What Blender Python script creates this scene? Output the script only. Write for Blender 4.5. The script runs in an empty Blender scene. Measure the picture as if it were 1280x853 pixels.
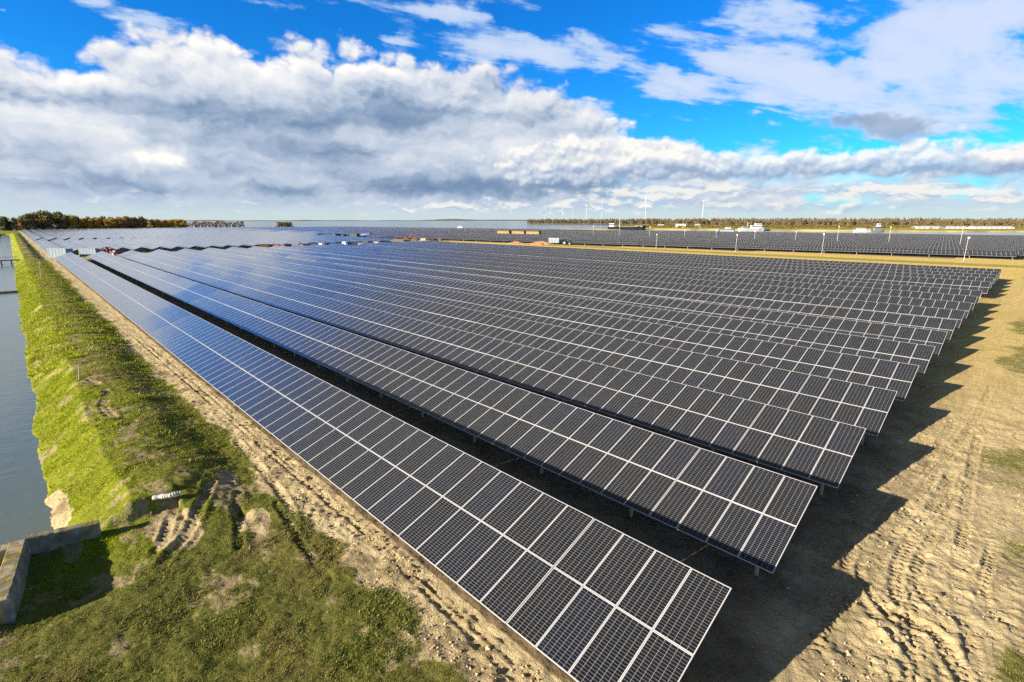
import bpy, math, random
import numpy as np
from mathutils import Vector, Matrix

random.seed(7)
rng = np.random.default_rng(7)
S = bpy.context.scene
COL = S.collection

# ---------------------------------------------------------------- camera
YAW = math.radians(-45.774)
cam_d = bpy.data.cameras.new('camera')
cam_d.sensor_width = 36.0
cam_d.lens = 36.0 * 629.97 / 1280.0
cam_d.clip_start = 0.1
cam_d.clip_end = 120000.0
cam = bpy.data.objects.new('camera', cam_d)
COL.objects.link(cam)
cam.location = (3.933, -7.729, 11.364)
cam.rotation_euler = (math.radians(90 - 13.49), 0.0, -YAW)
S.camera = cam

# ---------------------------------------------------------------- exposure
EXPO = 1.22
S.view_settings.view_transform = 'Standard'
S.view_settings.look = 'None'
S.view_settings.gamma = 1.0
S.view_settings.use_curve_mapping = False
S.view_settings.exposure = EXPO
S.cycles.max_bounces = 6
S.cycles.diffuse_bounces = 3
S.cycles.glossy_bounces = 3
S.cycles.sample_clamp_indirect = 4.0
S.cycles.use_denoising = False

# ---------------------------------------------------------------- sun
SUN_V = Vector((-0.857, -2.733, 1.0)).normalized()      # towards the sun
sun_d = bpy.data.lights.new('sun', 'SUN')
sun_d.energy = 5.0
sun_d.angle = math.radians(0.5)
sun_d.color = (1.0, 0.87, 0.68)
sun = bpy.data.objects.new('sun', sun_d)
COL.objects.link(sun)
sun.rotation_euler = SUN_V.to_track_quat('Z', 'Y').to_euler()

# ---------------------------------------------------------------- sky
W = bpy.data.worlds.new('World')
S.world = W
W.use_nodes = True


class G:
    """tiny expression builder over shader nodes"""

    def __init__(self, tree):
        self.t = tree
        self.n = tree.nodes
        self.l = tree.links

    def node(self, typ, **kw):
        nd = self.n.new(typ)
        for k, v in kw.items():
            setattr(nd, k, v)
        return nd

    def put(self, sock, v):
        if v is None:
            return
        if hasattr(v, 'is_output'):
            self.l.new(v, sock)
        else:
            sock.default_value = v

    def m(self, op, a, b=None, c=None, clamp=False):
        nd = self.node('ShaderNodeMath', operation=op, use_clamp=clamp)
        self.put(nd.inputs[0], a)
        self.put(nd.inputs[1], b)
        self.put(nd.inputs[2], c)
        return nd.outputs[0]

    def add(self, a, b): return self.m('ADD', a, b)
    def sub(self, a, b): return self.m('SUBTRACT', a, b)
    def mul(self, a, b): return self.m('MULTIPLY', a, b)
    def mad(self, a, b, c): return self.m('MULTIPLY_ADD', a, b, c)

    def v(self, op, a, b=None, c=None, scale=None):
        nd = self.node('ShaderNodeVectorMath', operation=op)
        self.put(nd.inputs[0], a)
        if b is not None:
            self.put(nd.inputs[1], b)
        if c is not None:
            self.put(nd.inputs[2], c)
        if scale is not None:
            self.put(nd.inputs['Scale'], scale)
        return nd.outputs['Value'] if op in ('DOT_PRODUCT', 'LENGTH') else nd.outputs[0]

    def xyz(self, x, y, z=0.0):
        nd = self.node('ShaderNodeCombineXYZ')
        self.put(nd.inputs[0], x)
        self.put(nd.inputs[1], y)
        self.put(nd.inputs[2], z)
        return nd.outputs[0]

    def sep(self, v):
        nd = self.node('ShaderNodeSeparateXYZ')
        self.put(nd.inputs[0], v)
        return nd.outputs

    def smooth(self, x, lo, hi, a=0.0, b=1.0):
        nd = self.node('ShaderNodeMapRange', interpolation_type='SMOOTHSTEP')
        self.put(nd.inputs[0], x)
        self.put(nd.inputs[1], lo)
        self.put(nd.inputs[2], hi)
        self.put(nd.inputs[3], a)
        self.put(nd.inputs[4], b)
        return nd.outputs[0]

    def lin(self, x, lo, hi, a=0.0, b=1.0):
        nd = self.node('ShaderNodeMapRange')
        self.put(nd.inputs[0], x)
        self.put(nd.inputs[1], lo)
        self.put(nd.inputs[2], hi)
        self.put(nd.inputs[3], a)
        self.put(nd.inputs[4], b)
        return nd.outputs[0]

    def noise(self, vec, scale, detail=4.0, rough=0.5, dist=0.0, color=False, lac=2.0):
        nd = self.node('ShaderNodeTexNoise')
        self.put(nd.inputs['Vector'], vec)
        nd.inputs['Scale'].default_value = scale
        nd.inputs['Detail'].default_value = detail
        nd.inputs['Roughness'].default_value = rough
        nd.inputs['Lacunarity'].default_value = lac
        nd.inputs['Distortion'].default_value = dist
        return nd.outputs['Color'] if color else nd.outputs['Fac']

    def mix(self, f, a, b):
        nd = self.node('ShaderNodeMix', data_type='RGBA')
        self.put(nd.inputs[0], f)
        self.put(nd.inputs[6], a if hasattr(a, 'is_output') else tuple(a)[:3] + (1.0,))
        self.put(nd.inputs[7], b if hasattr(b, 'is_output') else tuple(b)[:3] + (1.0,))
        return nd.outputs[2]

    def ramp(self, f, stops, interp='LINEAR'):
        nd = self.node('ShaderNodeValToRGB')
        cr = nd.color_ramp
        cr.interpolation = interp
        while len(cr.elements) < len(stops):
            cr.elements.new(0.5)
        for e, (p, c) in zip(cr.elements, stops):
            e.position = p
            e.color = (c, c, c, 1.0) if isinstance(c, (int, float)) else tuple(c) + (1.0,)
        self.put(nd.inputs[0], f)
        return nd.outputs[0]

    def bumps(self, vec, lst):
        acc = None
        for a0, e0, ra, re, s in lst:
            q = self.v('MULTIPLY_ADD', vec, (1 / ra, 1 / re, 0.0), (-a0 / ra, -e0 / re, 0.0))
            d = self.v('DOT_PRODUCT', q, q)
            ex = self.m('EXPONENT', self.mul(d, -1.0))
            acc = self.mul(ex, s) if acc is None else self.mad(ex, s, acc)
        return acc


# cloud furniture of the sky: (azimuth from the view, elevation, half widths, amount), radians
TOP = [(-0.9, 0.36), (-0.83, 0.29), (-0.75, 0.207), (-0.677, 0.219), (-0.61, 0.250), (-0.473, 0.280), (-0.417, 0.268), (-0.329, 0.286),
       (-0.238, 0.284), (-0.17, 0.277), (-0.056, 0.270), (0.03, 0.242), (0.088, 0.222), (0.175, 0.192), (0.234, 0.147),
       (0.305, 0.128), (0.41, 0.119), (0.495, 0.106), (0.603, 0.107), (0.696, 0.107), (0.764, 0.100), (0.9, 0.09)]
WISP = [(0.56, 0.128, 0.24, 0.016, 0.62), (0.13, 0.20, 0.05, 0.02, 0.5), (-0.604, 0.287, 0.113, 0.021, 0.9), (-0.356, 0.331, 0.089, 0.011, 0.6), (-0.209, 0.311, 0.034, 0.02, 0.75), (-0.111, 0.341, 0.084, 0.016, 0.75), (-0.056, 0.297, 0.114, 0.025, 0.65), (0.073, 0.276, 0.106, 0.034, 0.9), (0.265, 0.304, 0.078, 0.024, 0.6), (0.428, 0.287, 0.122, 0.042, 0.9), (0.362, 0.221, 0.143, 0.038, 0.95), (0.54, 0.192, 0.137, 0.031, 0.9), (0.632, 0.237, 0.126, 0.045, 1.0), (0.696, 0.262, 0.078, 0.037, 0.9), (0.717, 0.183, 0.07, 0.029, 0.8), (0.074, 0.197, 0.087, 0.028, 0.8), (0.671, 0.16, 0.099, 0.021, 0.7), (0.443, 0.154, 0.081, 0.01, 0.35), (-0.711, 0.259, 0.016, 0.005, 0.5),
        (0.086, 0.331, 0.084, 0.016, -0.8), (0.289, 0.335, 0.076, 0.009, -0.3), (0.146, 0.215, 0.085, 0.018, -0.7), (0.528, 0.278, 0.041, 0.008, -0.5), (0.523, 0.238, 0.052, 0.007, -0.4), (0.343, 0.148, 0.137, 0.015, -0.7), (-0.69, 0.242, 0.081, 0.017, -0.9), (-0.262, 0.319, 0.081, 0.015, -0.7), (-0.328, 0.3, 0.078, 0.011, -0.5)]
BRIGHT = [(-0.589, 0.092, 0.036, 0.021, 1.1), (-0.629, 0.124, 0.045, 0.013, 0.7), (-0.489, 0.244, 0.17, 0.028, 0.55), (-0.266, 0.265, 0.082, 0.026, 0.5), (-0.698, 0.193, 0.082, 0.022, 0.4), (-0.425, 0.199, 0.155, 0.024, 0.25), (0.112, 0.146, 0.035, 0.007, 1.2), (0.001, 0.131, 0.089, 0.027, 0.45), (0.207, 0.118, 0.098, 0.019, 0.45), (0.091, 0.088, 0.175, 0.014, 0.15), (0.472, 0.103, 0.063, 0.02, 0.7), (0.624, 0.1, 0.066, 0.021, 0.75), (0.332, 0.116, 0.065, 0.016, 0.3), (-0.533, 0.065, 0.198, 0.012, 0.25), (-0.148, 0.123, 0.089, 0.019, 0.3), (-0.726, 0.125, 0.061, 0.015, 0.15), (-0.028, 0.23, 0.058, 0.025, 0.3),
          (-0.428, 0.166, 0.197, 0.019, -0.45), (-0.668, 0.168, 0.056, 0.01, -0.35), (-0.23, 0.187, 0.187, 0.028, -0.5), (-0.304, 0.119, 0.23, 0.019, -0.4), (-0.376, 0.063, 0.346, 0.021, -0.45), (-0.687, 0.047, 0.152, 0.016, -0.25), (0.001, 0.06, 0.181, 0.017, -0.55), (0.18, 0.077, 0.114, 0.011, -0.4), (0.498, 0.081, 0.078, 0.009, -0.4), (0.675, 0.07, 0.069, 0.008, -0.55), (0.751, 0.079, 0.046, 0.015, -0.3), (0.321, 0.083, 0.079, 0.011, -0.4)]
DARKCL = [(0.577, 0.149, 0.062, 0.011, 1.0), (0.629, 0.13, 0.047, 0.011, 0.9), (0.668, 0.118, 0.036, 0.007, 0.5)]
LOW = [(0.225, 0.051, 0.112, 0.013, 1.0), (0.377, 0.053, 0.089, 0.011, 0.9), (0.559, 0.046, 0.112, 0.012, 0.95), (0.688, 0.044, 0.068, 0.01, 0.9), (0.062, 0.03, 0.179, 0.009, 0.6), (0.506, 0.017, 0.223, 0.007, 0.4), (-0.122, 0.026, 0.137, 0.007, 0.5), (0.326, 0.028, 0.08, 0.008, 0.5), (0.742, 0.031, 0.048, 0.008, 0.6)]

PUFF = [(0.076, 0.088, 0.089, 0.031, 0.8), (0.12, 0.129, 0.044, 0.016, 0.6), (0.201, 0.1, 0.085, 0.03, 1.0), (0.307, 0.097, 0.093, 0.027, 1.0), (0.479, 0.093, 0.068, 0.021, 1.0), (0.564, 0.086, 0.052, 0.017, 0.7), (0.635, 0.09, 0.069, 0.025, 1.05), (0.714, 0.079, 0.057, 0.017, 0.9), (0.774, 0.077, 0.037, 0.02, 0.8), (0.388, 0.085, 0.063, 0.013, 0.6), (0.001, 0.11, 0.09, 0.035, 0.5)]

BREL = 3.5


def build_sky():
    t = W.node_tree
    t.nodes.clear()
    g = G(t)
    d = g.node('ShaderNodeTexCoord').outputs['Generated']
    R0 = (math.cos(YAW), -math.sin(YAW), 0.0)
    F0 = (math.sin(YAW), math.cos(YAW), 0.0)
    az = g.m('ARCTAN2', g.v('DOT_PRODUCT', d, R0), g.v('DOT_PRODUCT', d, F0))
    dx, dy, dz = g.sep(d)
    el = g.m('ARCSINE', dz)
    ae = g.xyz(az, el)
    # clear sky
    sky = g.node('ShaderNodeTexSky', sky_type='NISHITA')
    sky.sun_disc = False
    sky.sun_elevation = math.asin(SUN_V.z)
    sky.sun_rotation = math.atan2(SUN_V.x, SUN_V.y)
    sky.altitude = 0
    sky.air_density = 1.0
    sky.dust_density = 0.25
    sky.ozone_density = 2.5
    hs = g.node('ShaderNodeHueSaturation')
    hs.inputs['Saturation'].default_value = 1.35
    hs.inputs['Value'].default_value = 1.0
    g.put(hs.inputs['Color'], sky.outputs[0])
    blue = g.v('MULTIPLY', hs.outputs[0], (0.10, 0.56, 0.92))
    STR = 0.1
    K = 1.0 / (STR * 2 ** EXPO)

    def C(r, gg, b, k=1.0):
        return (r * K * k, gg * K * k, b * K * k)
    # warped coordinates
    wn = g.noise(ae, 14.0, 3.0, 0.6, color=True)
    wv = g.v('SUBTRACT', wn, (0.5, 0.5, 0.5))
    aew = g.v('MULTIPLY_ADD', wv, (0.16, 0.05, 0.0), ae)
    wn2 = g.noise(ae, 40.0, 2.0, 0.6, color=True)
    aew = g.v('MULTIPLY_ADD', g.v('SUBTRACT', wn2, (0.5, 0.5, 0.5)), (0.03, 0.014, 0.0), aew)

    # high thin clouds, on a flat layer seen in perspective
    inv = g.m('DIVIDE', 1.0, g.m('MAXIMUM', g.add(dz, 0.10), 0.06))
    pl = g.v('SCALE', g.xyz(dx, dy, 0.0), scale=inv)
    rot = g.node('ShaderNodeVectorRotate', rotation_type='Z_AXIS')
    rot.inputs['Angle'].default_value = math.radians(20)
    g.put(rot.inputs['Vector'], pl)
    pls = g.v('MULTIPLY', rot.outputs[0], (1.0, 0.42, 1.0))
    n1 = g.noise(pls, 2.2, 9.0, 0.6, 0.35)
    n1b = g.noise(pls, 9.0, 5.0, 0.6, 0.2)
    wb = g.bumps(aew, WISP)
    # elsewhere in the sky (above and behind) a scatter of the same clouds
    far = g.smooth(el, 0.36, 0.5, 0.0, -0.4)
    wf = g.add(g.add(g.mul(wb, 1.22), far), g.mad(n1, 4.6, -2.52))
    wf = g.add(wf, g.mad(n1b, 2.0, -1.0))
    wal = g.mul(g.smooth(wf, 0.12, 0.82), 0.86)
    wcol = g.mix(g.smooth(wf, 0.2, 1.5), C(0.47, 0.66, 0.93), C(0.74, 0.81, 0.95))
    # grey veil overhead and behind, added out of view to dim and neutralise ambient
    blue = g.mix(g.smooth(el, 0.34, 0.55, 0.0, 0.94), blue, C(0.115, 0.128, 0.148))
    c = g.mix(wal, blue, wcol)

    # the broad bank
    def billow(vec, scale, det=3.5, rough=0.5):
        nd = g.node('ShaderNodeTexVoronoi', feature='F1', voronoi_dimensions='2D')
        nd.normalize = True
        g.put(nd.inputs['Vector'], vec)
        nd.inputs['Scale'].default_value = scale
        nd.inputs['Detail'].default_value = det
        nd.inputs['Roughness'].default_value = rough
        return g.sub(1.0, nd.outputs['Distance'])
    topn = g.m('MULTIPLY', g.ramp(g.lin(az, -0.9, 0.9), [((a + 0.9) / 1.8, e / 0.5) for a, e in TOP]), 0.5)
    bp = g.v('MULTIPLY', ae, (1.0, 1.5, 1.0))
    bpw = g.v('MULTIPLY_ADD', wv, (0.035, 0.03, 0.0), bp)
    bpw = g.v('MULTIPLY_ADD', g.v('SUBTRACT', wn2, (0.5, 0.5, 0.5)), (0.016, 0.014, 0.0), bpw)
    nb = g.noise(bpw, 11.0, 9.0, 0.56, 0.15)
    nc = g.noise(bp, 4.0, 2.0, 0.5)
    b1 = billow(bpw, 13.0)
    b1l = billow(g.v('ADD', bpw, (-0.006, 0.016, 0.0)), 13.0)
    edge = g.add(g.sub(topn, el), g.add(g.mad(b1, 0.13, -0.092), g.mad(nc, 0.07, -0.035)))
    edge = g.add(edge, g.mad(nb, 0.05, -0.025))
    bal = g.smooth(edge, -0.006, 0.020)
    bal = g.mul(bal, g.smooth(el, 0.004, 0.028))
    right = g.smooth(az, 0.12, 0.38)
    hole = g.smooth(g.add(nc, g.mul(g.sub(nb, 0.5), 0.7)), 0.36, 0.56, 0.30, 1.0)
    bal = g.mul(bal, g.add(g.mul(right, g.sub(hole, 1.0)), 1.0))
    st = g.noise(g.v('MULTIPLY', aew, (1.0, 3.6, 1.0)), 6.5, 8.0, 0.55, 0.35)
    near_edge = g.smooth(edge, 0.10, 0.0, 0.15, 1.0)
    relief = g.mul(g.mul(g.sub(b1, b1l), near_edge), BREL)
    sh = g.add(g.bumps(aew, BRIGHT), relief)
    sh = g.add(sh, g.mad(st, 1.9, -0.95))
    sh = g.add(sh, g.mad(nb, 0.7, -0.35))
    sh = g.add(sh, g.smooth(edge, 0.075, 0.0, 0.0, 0.36))
    sh = g.add(sh, g.mad(right, 0.22, 0.50))
    bcol = g.ramp(g.lin(sh, -0.35, 1.45), [(0.0, C(0.16, 0.26, 0.43)), (0.2, C(0.27, 0.375, 0.54)), (0.42, C(0.50, 0.59, 0.73)), (0.62, C(0.70, 0.75, 0.84)), (0.8, C(0.84, 0.86, 0.90)), (1.0, C(1.02, 1.0, 0.97))])
    c = g.mix(bal, c, bcol)

    # heaped clouds along the right of the bank, bright above and grey beneath
    aep = g.v('MULTIPLY_ADD', wv, (0.06, 0.02, 0.0), ae)
    bq = g.v('MULTIPLY_ADD', wv, (0.03, 0.02, 0.0), g.v('MULTIPLY', ae, (1.0, 1.35, 1.0)))
    b2 = billow(bq, 24.0)
    b2l = billow(g.v('ADD', bq, (-0.004, 0.010, 0.0)), 24.0)
    p0 = g.bumps(aep, PUFF)
    pu = g.bumps(g.v('ADD', aep, (0.006, -0.008, 0.0)), PUFF)
    pd = g.bumps(g.v('ADD', aep, (-0.006, 0.008, 0.0)), PUFF)
    pw = g.mul(g.add(g.mul(p0, 0.8), g.add(g.mad(b2, 1.6, -1.22), g.mad(nc, 1.6, -0.8))), g.smooth(p0, 0.08, 0.35))
    psh = g.add(g.mul(g.sub(pu, pd), 1.1), g.add(g.mul(g.sub(b2, b2l), 3.0), g.mad(b2, 1.2, -0.42)))
    pcol = g.ramp(g.lin(psh, -0.45, 1.15), [(0.0, C(0.32, 0.42, 0.60)), (0.3, C(0.48, 0.57, 0.71)), (0.5, C(0.62, 0.69, 0.80)), (0.78, C(0.80, 0.82, 0.85)), (1.0, C(1.0, 0.98, 0.93))])
    c = g.mix(g.mul(g.smooth(pw, 0.04, 0.42), 0.9), c, pcol)

    # two small grey clouds drifting before the blue
    dk = g.add(g.bumps(aew, DARKCL), g.mad(nb, 1.2, -0.6))
    c = g.mix(g.mul(g.smooth(dk, 0.25, 0.75), 0.85), c, g.mix(g.smooth(dk, 0.3, 1.1), C(0.50, 0.60, 0.76), C(0.30, 0.40, 0.57)))

    # the pale strip under the bank and its low cumulus
    hz = g.smooth(el, 0.046, 0.012)
    hcol = g.mix(g.smooth(el, 0.0, 0.05), C(0.70, 0.76, 0.80), C(0.42, 0.57, 0.77))
    c = g.mix(g.mul(hz, 0.85), c, hcol)
    lp = g.v('MULTIPLY', ae, (1.0, 2.6, 1.0))
    nl = g.noise(lp, 22.0, 7.0, 0.58, 0.2)
    nll = g.noise(g.v('ADD', lp, (-0.006, 0.018, 0.0)), 22.0, 7.0, 0.58, 0.2)
    lw = g.add(g.bumps(aew, LOW), g.mad(nl, 2.0, -1.0))
    lw = g.add(lw, g.smooth(el, 0.07, 0.02, 0.0, 0.18))
    lal = g.mul(g.smooth(lw, 0.2, 0.9), g.smooth(el, 0.002, 0.012, 0.25, 0.9))
    lal = g.mul(lal, g.smooth(el, 0.075, 0.055))
    lcol = g.mix(g.smooth(g.add(g.mul(g.sub(nl, nll), 3.5), g.mul(lw, 0.7)), 0.0, 0.9), C(0.46, 0.57, 0.75), C(0.92, 0.91, 0.87))
    c = g.mix(lal, c, lcol)
    # below the horizon the dome is a dull ground colour
    c = g.mix(g.smooth(el, -0.004, -0.03), c, C(0.16, 0.2, 0.2))
    bg = g.node('ShaderNodeBackground')
    bg.inputs['Strength'].default_value = STR
    g.put(bg.inputs['Color'], c)
    out = g.node('ShaderNodeOutputWorld')
    g.l.new(bg.outputs[0], out.inputs[0])
    W.cycles.sampling_method = 'MANUAL'
    W.cycles.sample_map_resolution = 512


build_sky()

# ================================================================ helpers
def tag(o, label=None, cat=None, group=None, kind=None):
    for k, v in (('label', label), ('category', cat), ('group', group), ('kind', kind)):
        if v:
            o[k] = v
    return o


def thing(name, label, cat, loc=(0, 0, 0), rz=0.0, group=None):
    o = bpy.data.objects.new(name, None)
    o.empty_display_size = 0.3
    COL.objects.link(o)
    o.location = loc
    o.rotation_euler = (0, 0, rz)
    return tag(o, label, cat, group)


class MB:
    """collects vertices and faces, then links ONE mesh object"""

    def __init__(self):
        self.v, self.f, self.mi = [], [], []

    def face_block(self, vs, fs, mi=0):
        o = len(self.v)
        self.v += [tuple(p) for p in vs]
        self.f += [tuple(i + o for i in f) for f in fs]
        self.mi += [mi] * len(fs)

    def box(self, c, s, rz=0.0, mi=0, taper=1.0, ry=0.0, rx=0.0):
        M = Matrix.Translation(c) @ Matrix.Rotation(rz, 4, 'Z') @ Matrix.Rotation(ry, 4, 'Y') @ Matrix.Rotation(rx, 4, 'X')
        vs = []
        for z in (-1, 1):
            k = taper if z > 0 else 1.0
            for x, y in ((-1, -1), (1, -1), (1, 1), (-1, 1)):
                vs.append(M @ Vector((x * s[0] / 2 * k, y * s[1] / 2 * k, z * s[2] / 2)))
        self.face_block(vs, [(3, 2, 1, 0), (4, 5, 6, 7), (0, 1, 5, 4), (1, 2, 6, 5), (2, 3, 7, 6), (3, 0, 4, 7)], mi)

    def tube(self, pts, r, n=8, mi=0, r2=None, cap=True):
        pts = [Vector(p) for p in pts]
        r2 = r if r2 is None else r2
        vs, fs = [], []
        for i, p in enumerate(pts):
            d = (pts[min(i + 1, len(pts) - 1)] - pts[max(i - 1, 0)]).normalized()
            u = d.orthogonal().normalized() if i == 0 else (u - d * u.dot(d)).normalized()
            w = d.cross(u)
            rr = r + (r2 - r) * i / max(1, len(pts) - 1)
            for k in range(n):
                a = 2 * math.pi * k / n
                vs.append(p + (u * math.cos(a) + w * math.sin(a)) * rr)
        for i in range(len(pts) - 1):
            for k in range(n):
                k2 = (k + 1) % n
                fs.append((i * n + k, i * n + k2, (i + 1) * n + k2, (i + 1) * n + k))
        if cap:
            fs.append(tuple(reversed(range(n))))
            fs.append(tuple((len(pts) - 1) * n + k for k in range(n)))
        self.face_block(vs, fs, mi)

    def prism(self, prof, y0, y1, mi=0):
        """profile in x,z extruded along y"""
        n = len(prof)
        vs = [(x, y0, z) for x, z in prof] + [(x, y1, z) for x, z in prof]
        fs = [tuple(range(n)), tuple(reversed(range(n, 2 * n)))]
        for k in range(n):
            k2 = (k + 1) % n
            fs.append((k, k + n, k2 + n, k2))
        self.face_block(vs, fs, mi)

    def mesh(self, name, mats):
        me = bpy.data.meshes.new(name)
        me.from_pydata(self.v, [], self.f)
        for m in (mats if isinstance(mats, (list, tuple)) else [mats]):
            me.materials.append(m)
        me.polygons.foreach_set('material_index', self.mi)
        me.update()
        return me

    def build(self, name, mats, parent=None, loc=(0, 0, 0), rz=0.0, smooth=False):
        me = self.mesh(name, mats)
        if smooth:
            me.polygons.foreach_set('use_smooth', [True] * len(me.polygons))
        return link(name, me, parent, loc, rz)


def link(name, me, parent=None, loc=(0, 0, 0), rz=0.0):
    o = bpy.data.objects.new(name, me)
    COL.objects.link(o)
    o.location = loc
    o.rotation_euler = (0, 0, rz)
    if parent:
        o.parent = parent
    return o


def np_mesh(name, verts, faces, mats, uv=None, mi=None, cols=None):
    """verts (n,3), faces (m,k) all of one size"""
    verts = np.asarray(verts, np.float32)
    faces = np.asarray(faces, np.int32)
    me = bpy.data.meshes.new(name)
    me.vertices.add(len(verts))
    me.vertices.foreach_set('co', verts.ravel())
    k = faces.shape[1]
    me.loops.add(faces.size)
    me.loops.foreach_set('vertex_index', faces.ravel())
    me.polygons.add(len(faces))
    me.polygons.foreach_set('loop_start', np.arange(0, faces.size, k, dtype=np.int32))
    try:
        me.polygons.foreach_set('loop_total', np.full(len(faces), k, np.int32))
    except Exception:
        pass
    for m in (mats if isinstance(mats, (list, tuple)) else [mats]):
        me.materials.append(m)
    if mi is not None:
        me.polygons.foreach_set('material_index', np.asarray(mi, np.int32))
    if uv is not None:
        l = me.uv_layers.new(name='UVMap')
        l.data.foreach_set('uv', np.asarray(uv, np.float32).ravel())
    if cols is not None:
        for nm, dom, arr in cols:
            a = me.color_attributes.new(nm, 'FLOAT_COLOR', dom)
            a.data.foreach_set('color', np.asarray(arr, np.float32).ravel())
    me.polygons.foreach_set('use_smooth', np.zeros(len(faces), bool))
    me.update(calc_edges=True)
    me.validate()
    return me


# ---------------------------------------------------------------- materials
def mat(name, col, rough=0.6, metal=0.0, var=0.15, scale=3.0, spec=0.5, bump=0.0, bscale=20.0, tint=None):
    """principled with a mottled, slightly dirty procedural colour"""
    m = bpy.data.materials.new(name)
    m.use_nodes = True
    t = m.node_tree
    g = G(t)
    bs = t.nodes['Principled BSDF']
    bs.inputs['Roughness'].default_value = rough
    bs.inputs['Metallic'].default_value = metal
    bs.inputs['Specular IOR Level'].default_value = spec
    co = g.node('ShaderNodeTexCoord').outputs['Object']
    n = g.noise(co, scale, 5.0, 0.6)
    lo = tuple(c * (1 - var) for c in col)
    hi = tuple(min(1.0, c * (1 + var)) for c in (tint or col))
    g.put(bs.inputs['Base Color'], g.mix(g.smooth(n, 0.3, 0.7), lo, hi))
    if bump:
        b = g.node('ShaderNodeBump')
        b.inputs['Strength'].default_value = bump
        b.inputs['Distance'].default_value = 0.02
        g.put(b.inputs['Height'], g.noise(co, bscale, 4.0, 0.6))
        g.put(bs.inputs['Normal'], b.outputs[0])
    return m


M = {}
M['frame'] = mat('anodised_frame', (0.47, 0.485, 0.51), 0.35, 0.0, 0.05, 0.6)
M['back'] = mat('panel_back', (0.55, 0.55, 0.54), 0.6, 0.0, 0.05)
M['steel'] = mat('galvanised_steel', (0.42, 0.43, 0.43), 0.5, 0.5, 0.12, 2.0)
M['timber'] = mat('timber_post', (0.50, 0.40, 0.24), 0.8, 0.0, 0.2, 2.0)
M['white'] = mat('white_paint', (0.80, 0.80, 0.79), 0.4, 0.0, 0.06)
M['dark'] = mat('dark_rubber', (0.025, 0.025, 0.027), 0.7, 0.0, 0.3)
M['red'] = mat('red_paint', (0.22, 0.04, 0.035), 0.4, 0.0, 0.2)
M['pink'] = mat('faded_red_paint', (0.33, 0.17, 0.17), 0.5, 0.0, 0.2)
M['orange'] = mat('orange_paint', (0.36, 0.14, 0.05), 0.45, 0.0, 0.2)
M['ochre'] = mat('ochre_paint', (0.34, 0.17, 0.03), 0.55, 0.0, 0.3, 0.7)
M['bluec'] = mat('pale_blue_paint', (0.20, 0.265, 0.325), 0.5, 0.0, 0.06, 0.7)
M['navy'] = mat('deep_blue_paint', (0.02, 0.05, 0.25), 0.45, 0.0, 0.2)
M['green'] = mat('dark_green_paint', (0.025, 0.045, 0.03), 0.55, 0.0, 0.3)
M['grey'] = mat('grey_paint', (0.25, 0.26, 0.27), 0.6, 0.0, 0.2)
M['glass'] = mat('dark_glass', (0.02, 0.03, 0.04), 0.08, 0.0, 0.1)
M['cyan'] = mat('pale_cyan_paint', (0.28, 0.38, 0.43), 0.45, 0.0, 0.1)
M['hull'] = mat('dark_hull', (0.03, 0.035, 0.04), 0.5, 0.0, 0.3)
M['roof'] = mat('pale_roof_sheet', (0.52, 0.53, 0.52), 0.5, 0.0, 0.08)
M['bark'] = mat('bark', (0.11, 0.085, 0.06), 0.9, 0.0, 0.3, 3.0)
M['palebark'] = mat('pale_bark', (0.34, 0.30, 0.25), 0.9, 0.0, 0.3, 3.0)
M['debris'] = mat('brown_debris', (0.16, 0.10, 0.06), 0.9, 0.0, 0.5, 1.5)
M['pipe'] = mat('white_plastic', (0.50, 0.49, 0.45), 0.55, 0.0, 0.12, 6.0)
M['drystalk'] = mat('dry_stalk', (0.50, 0.42, 0.25), 0.9, 0.0, 0.2)


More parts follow.
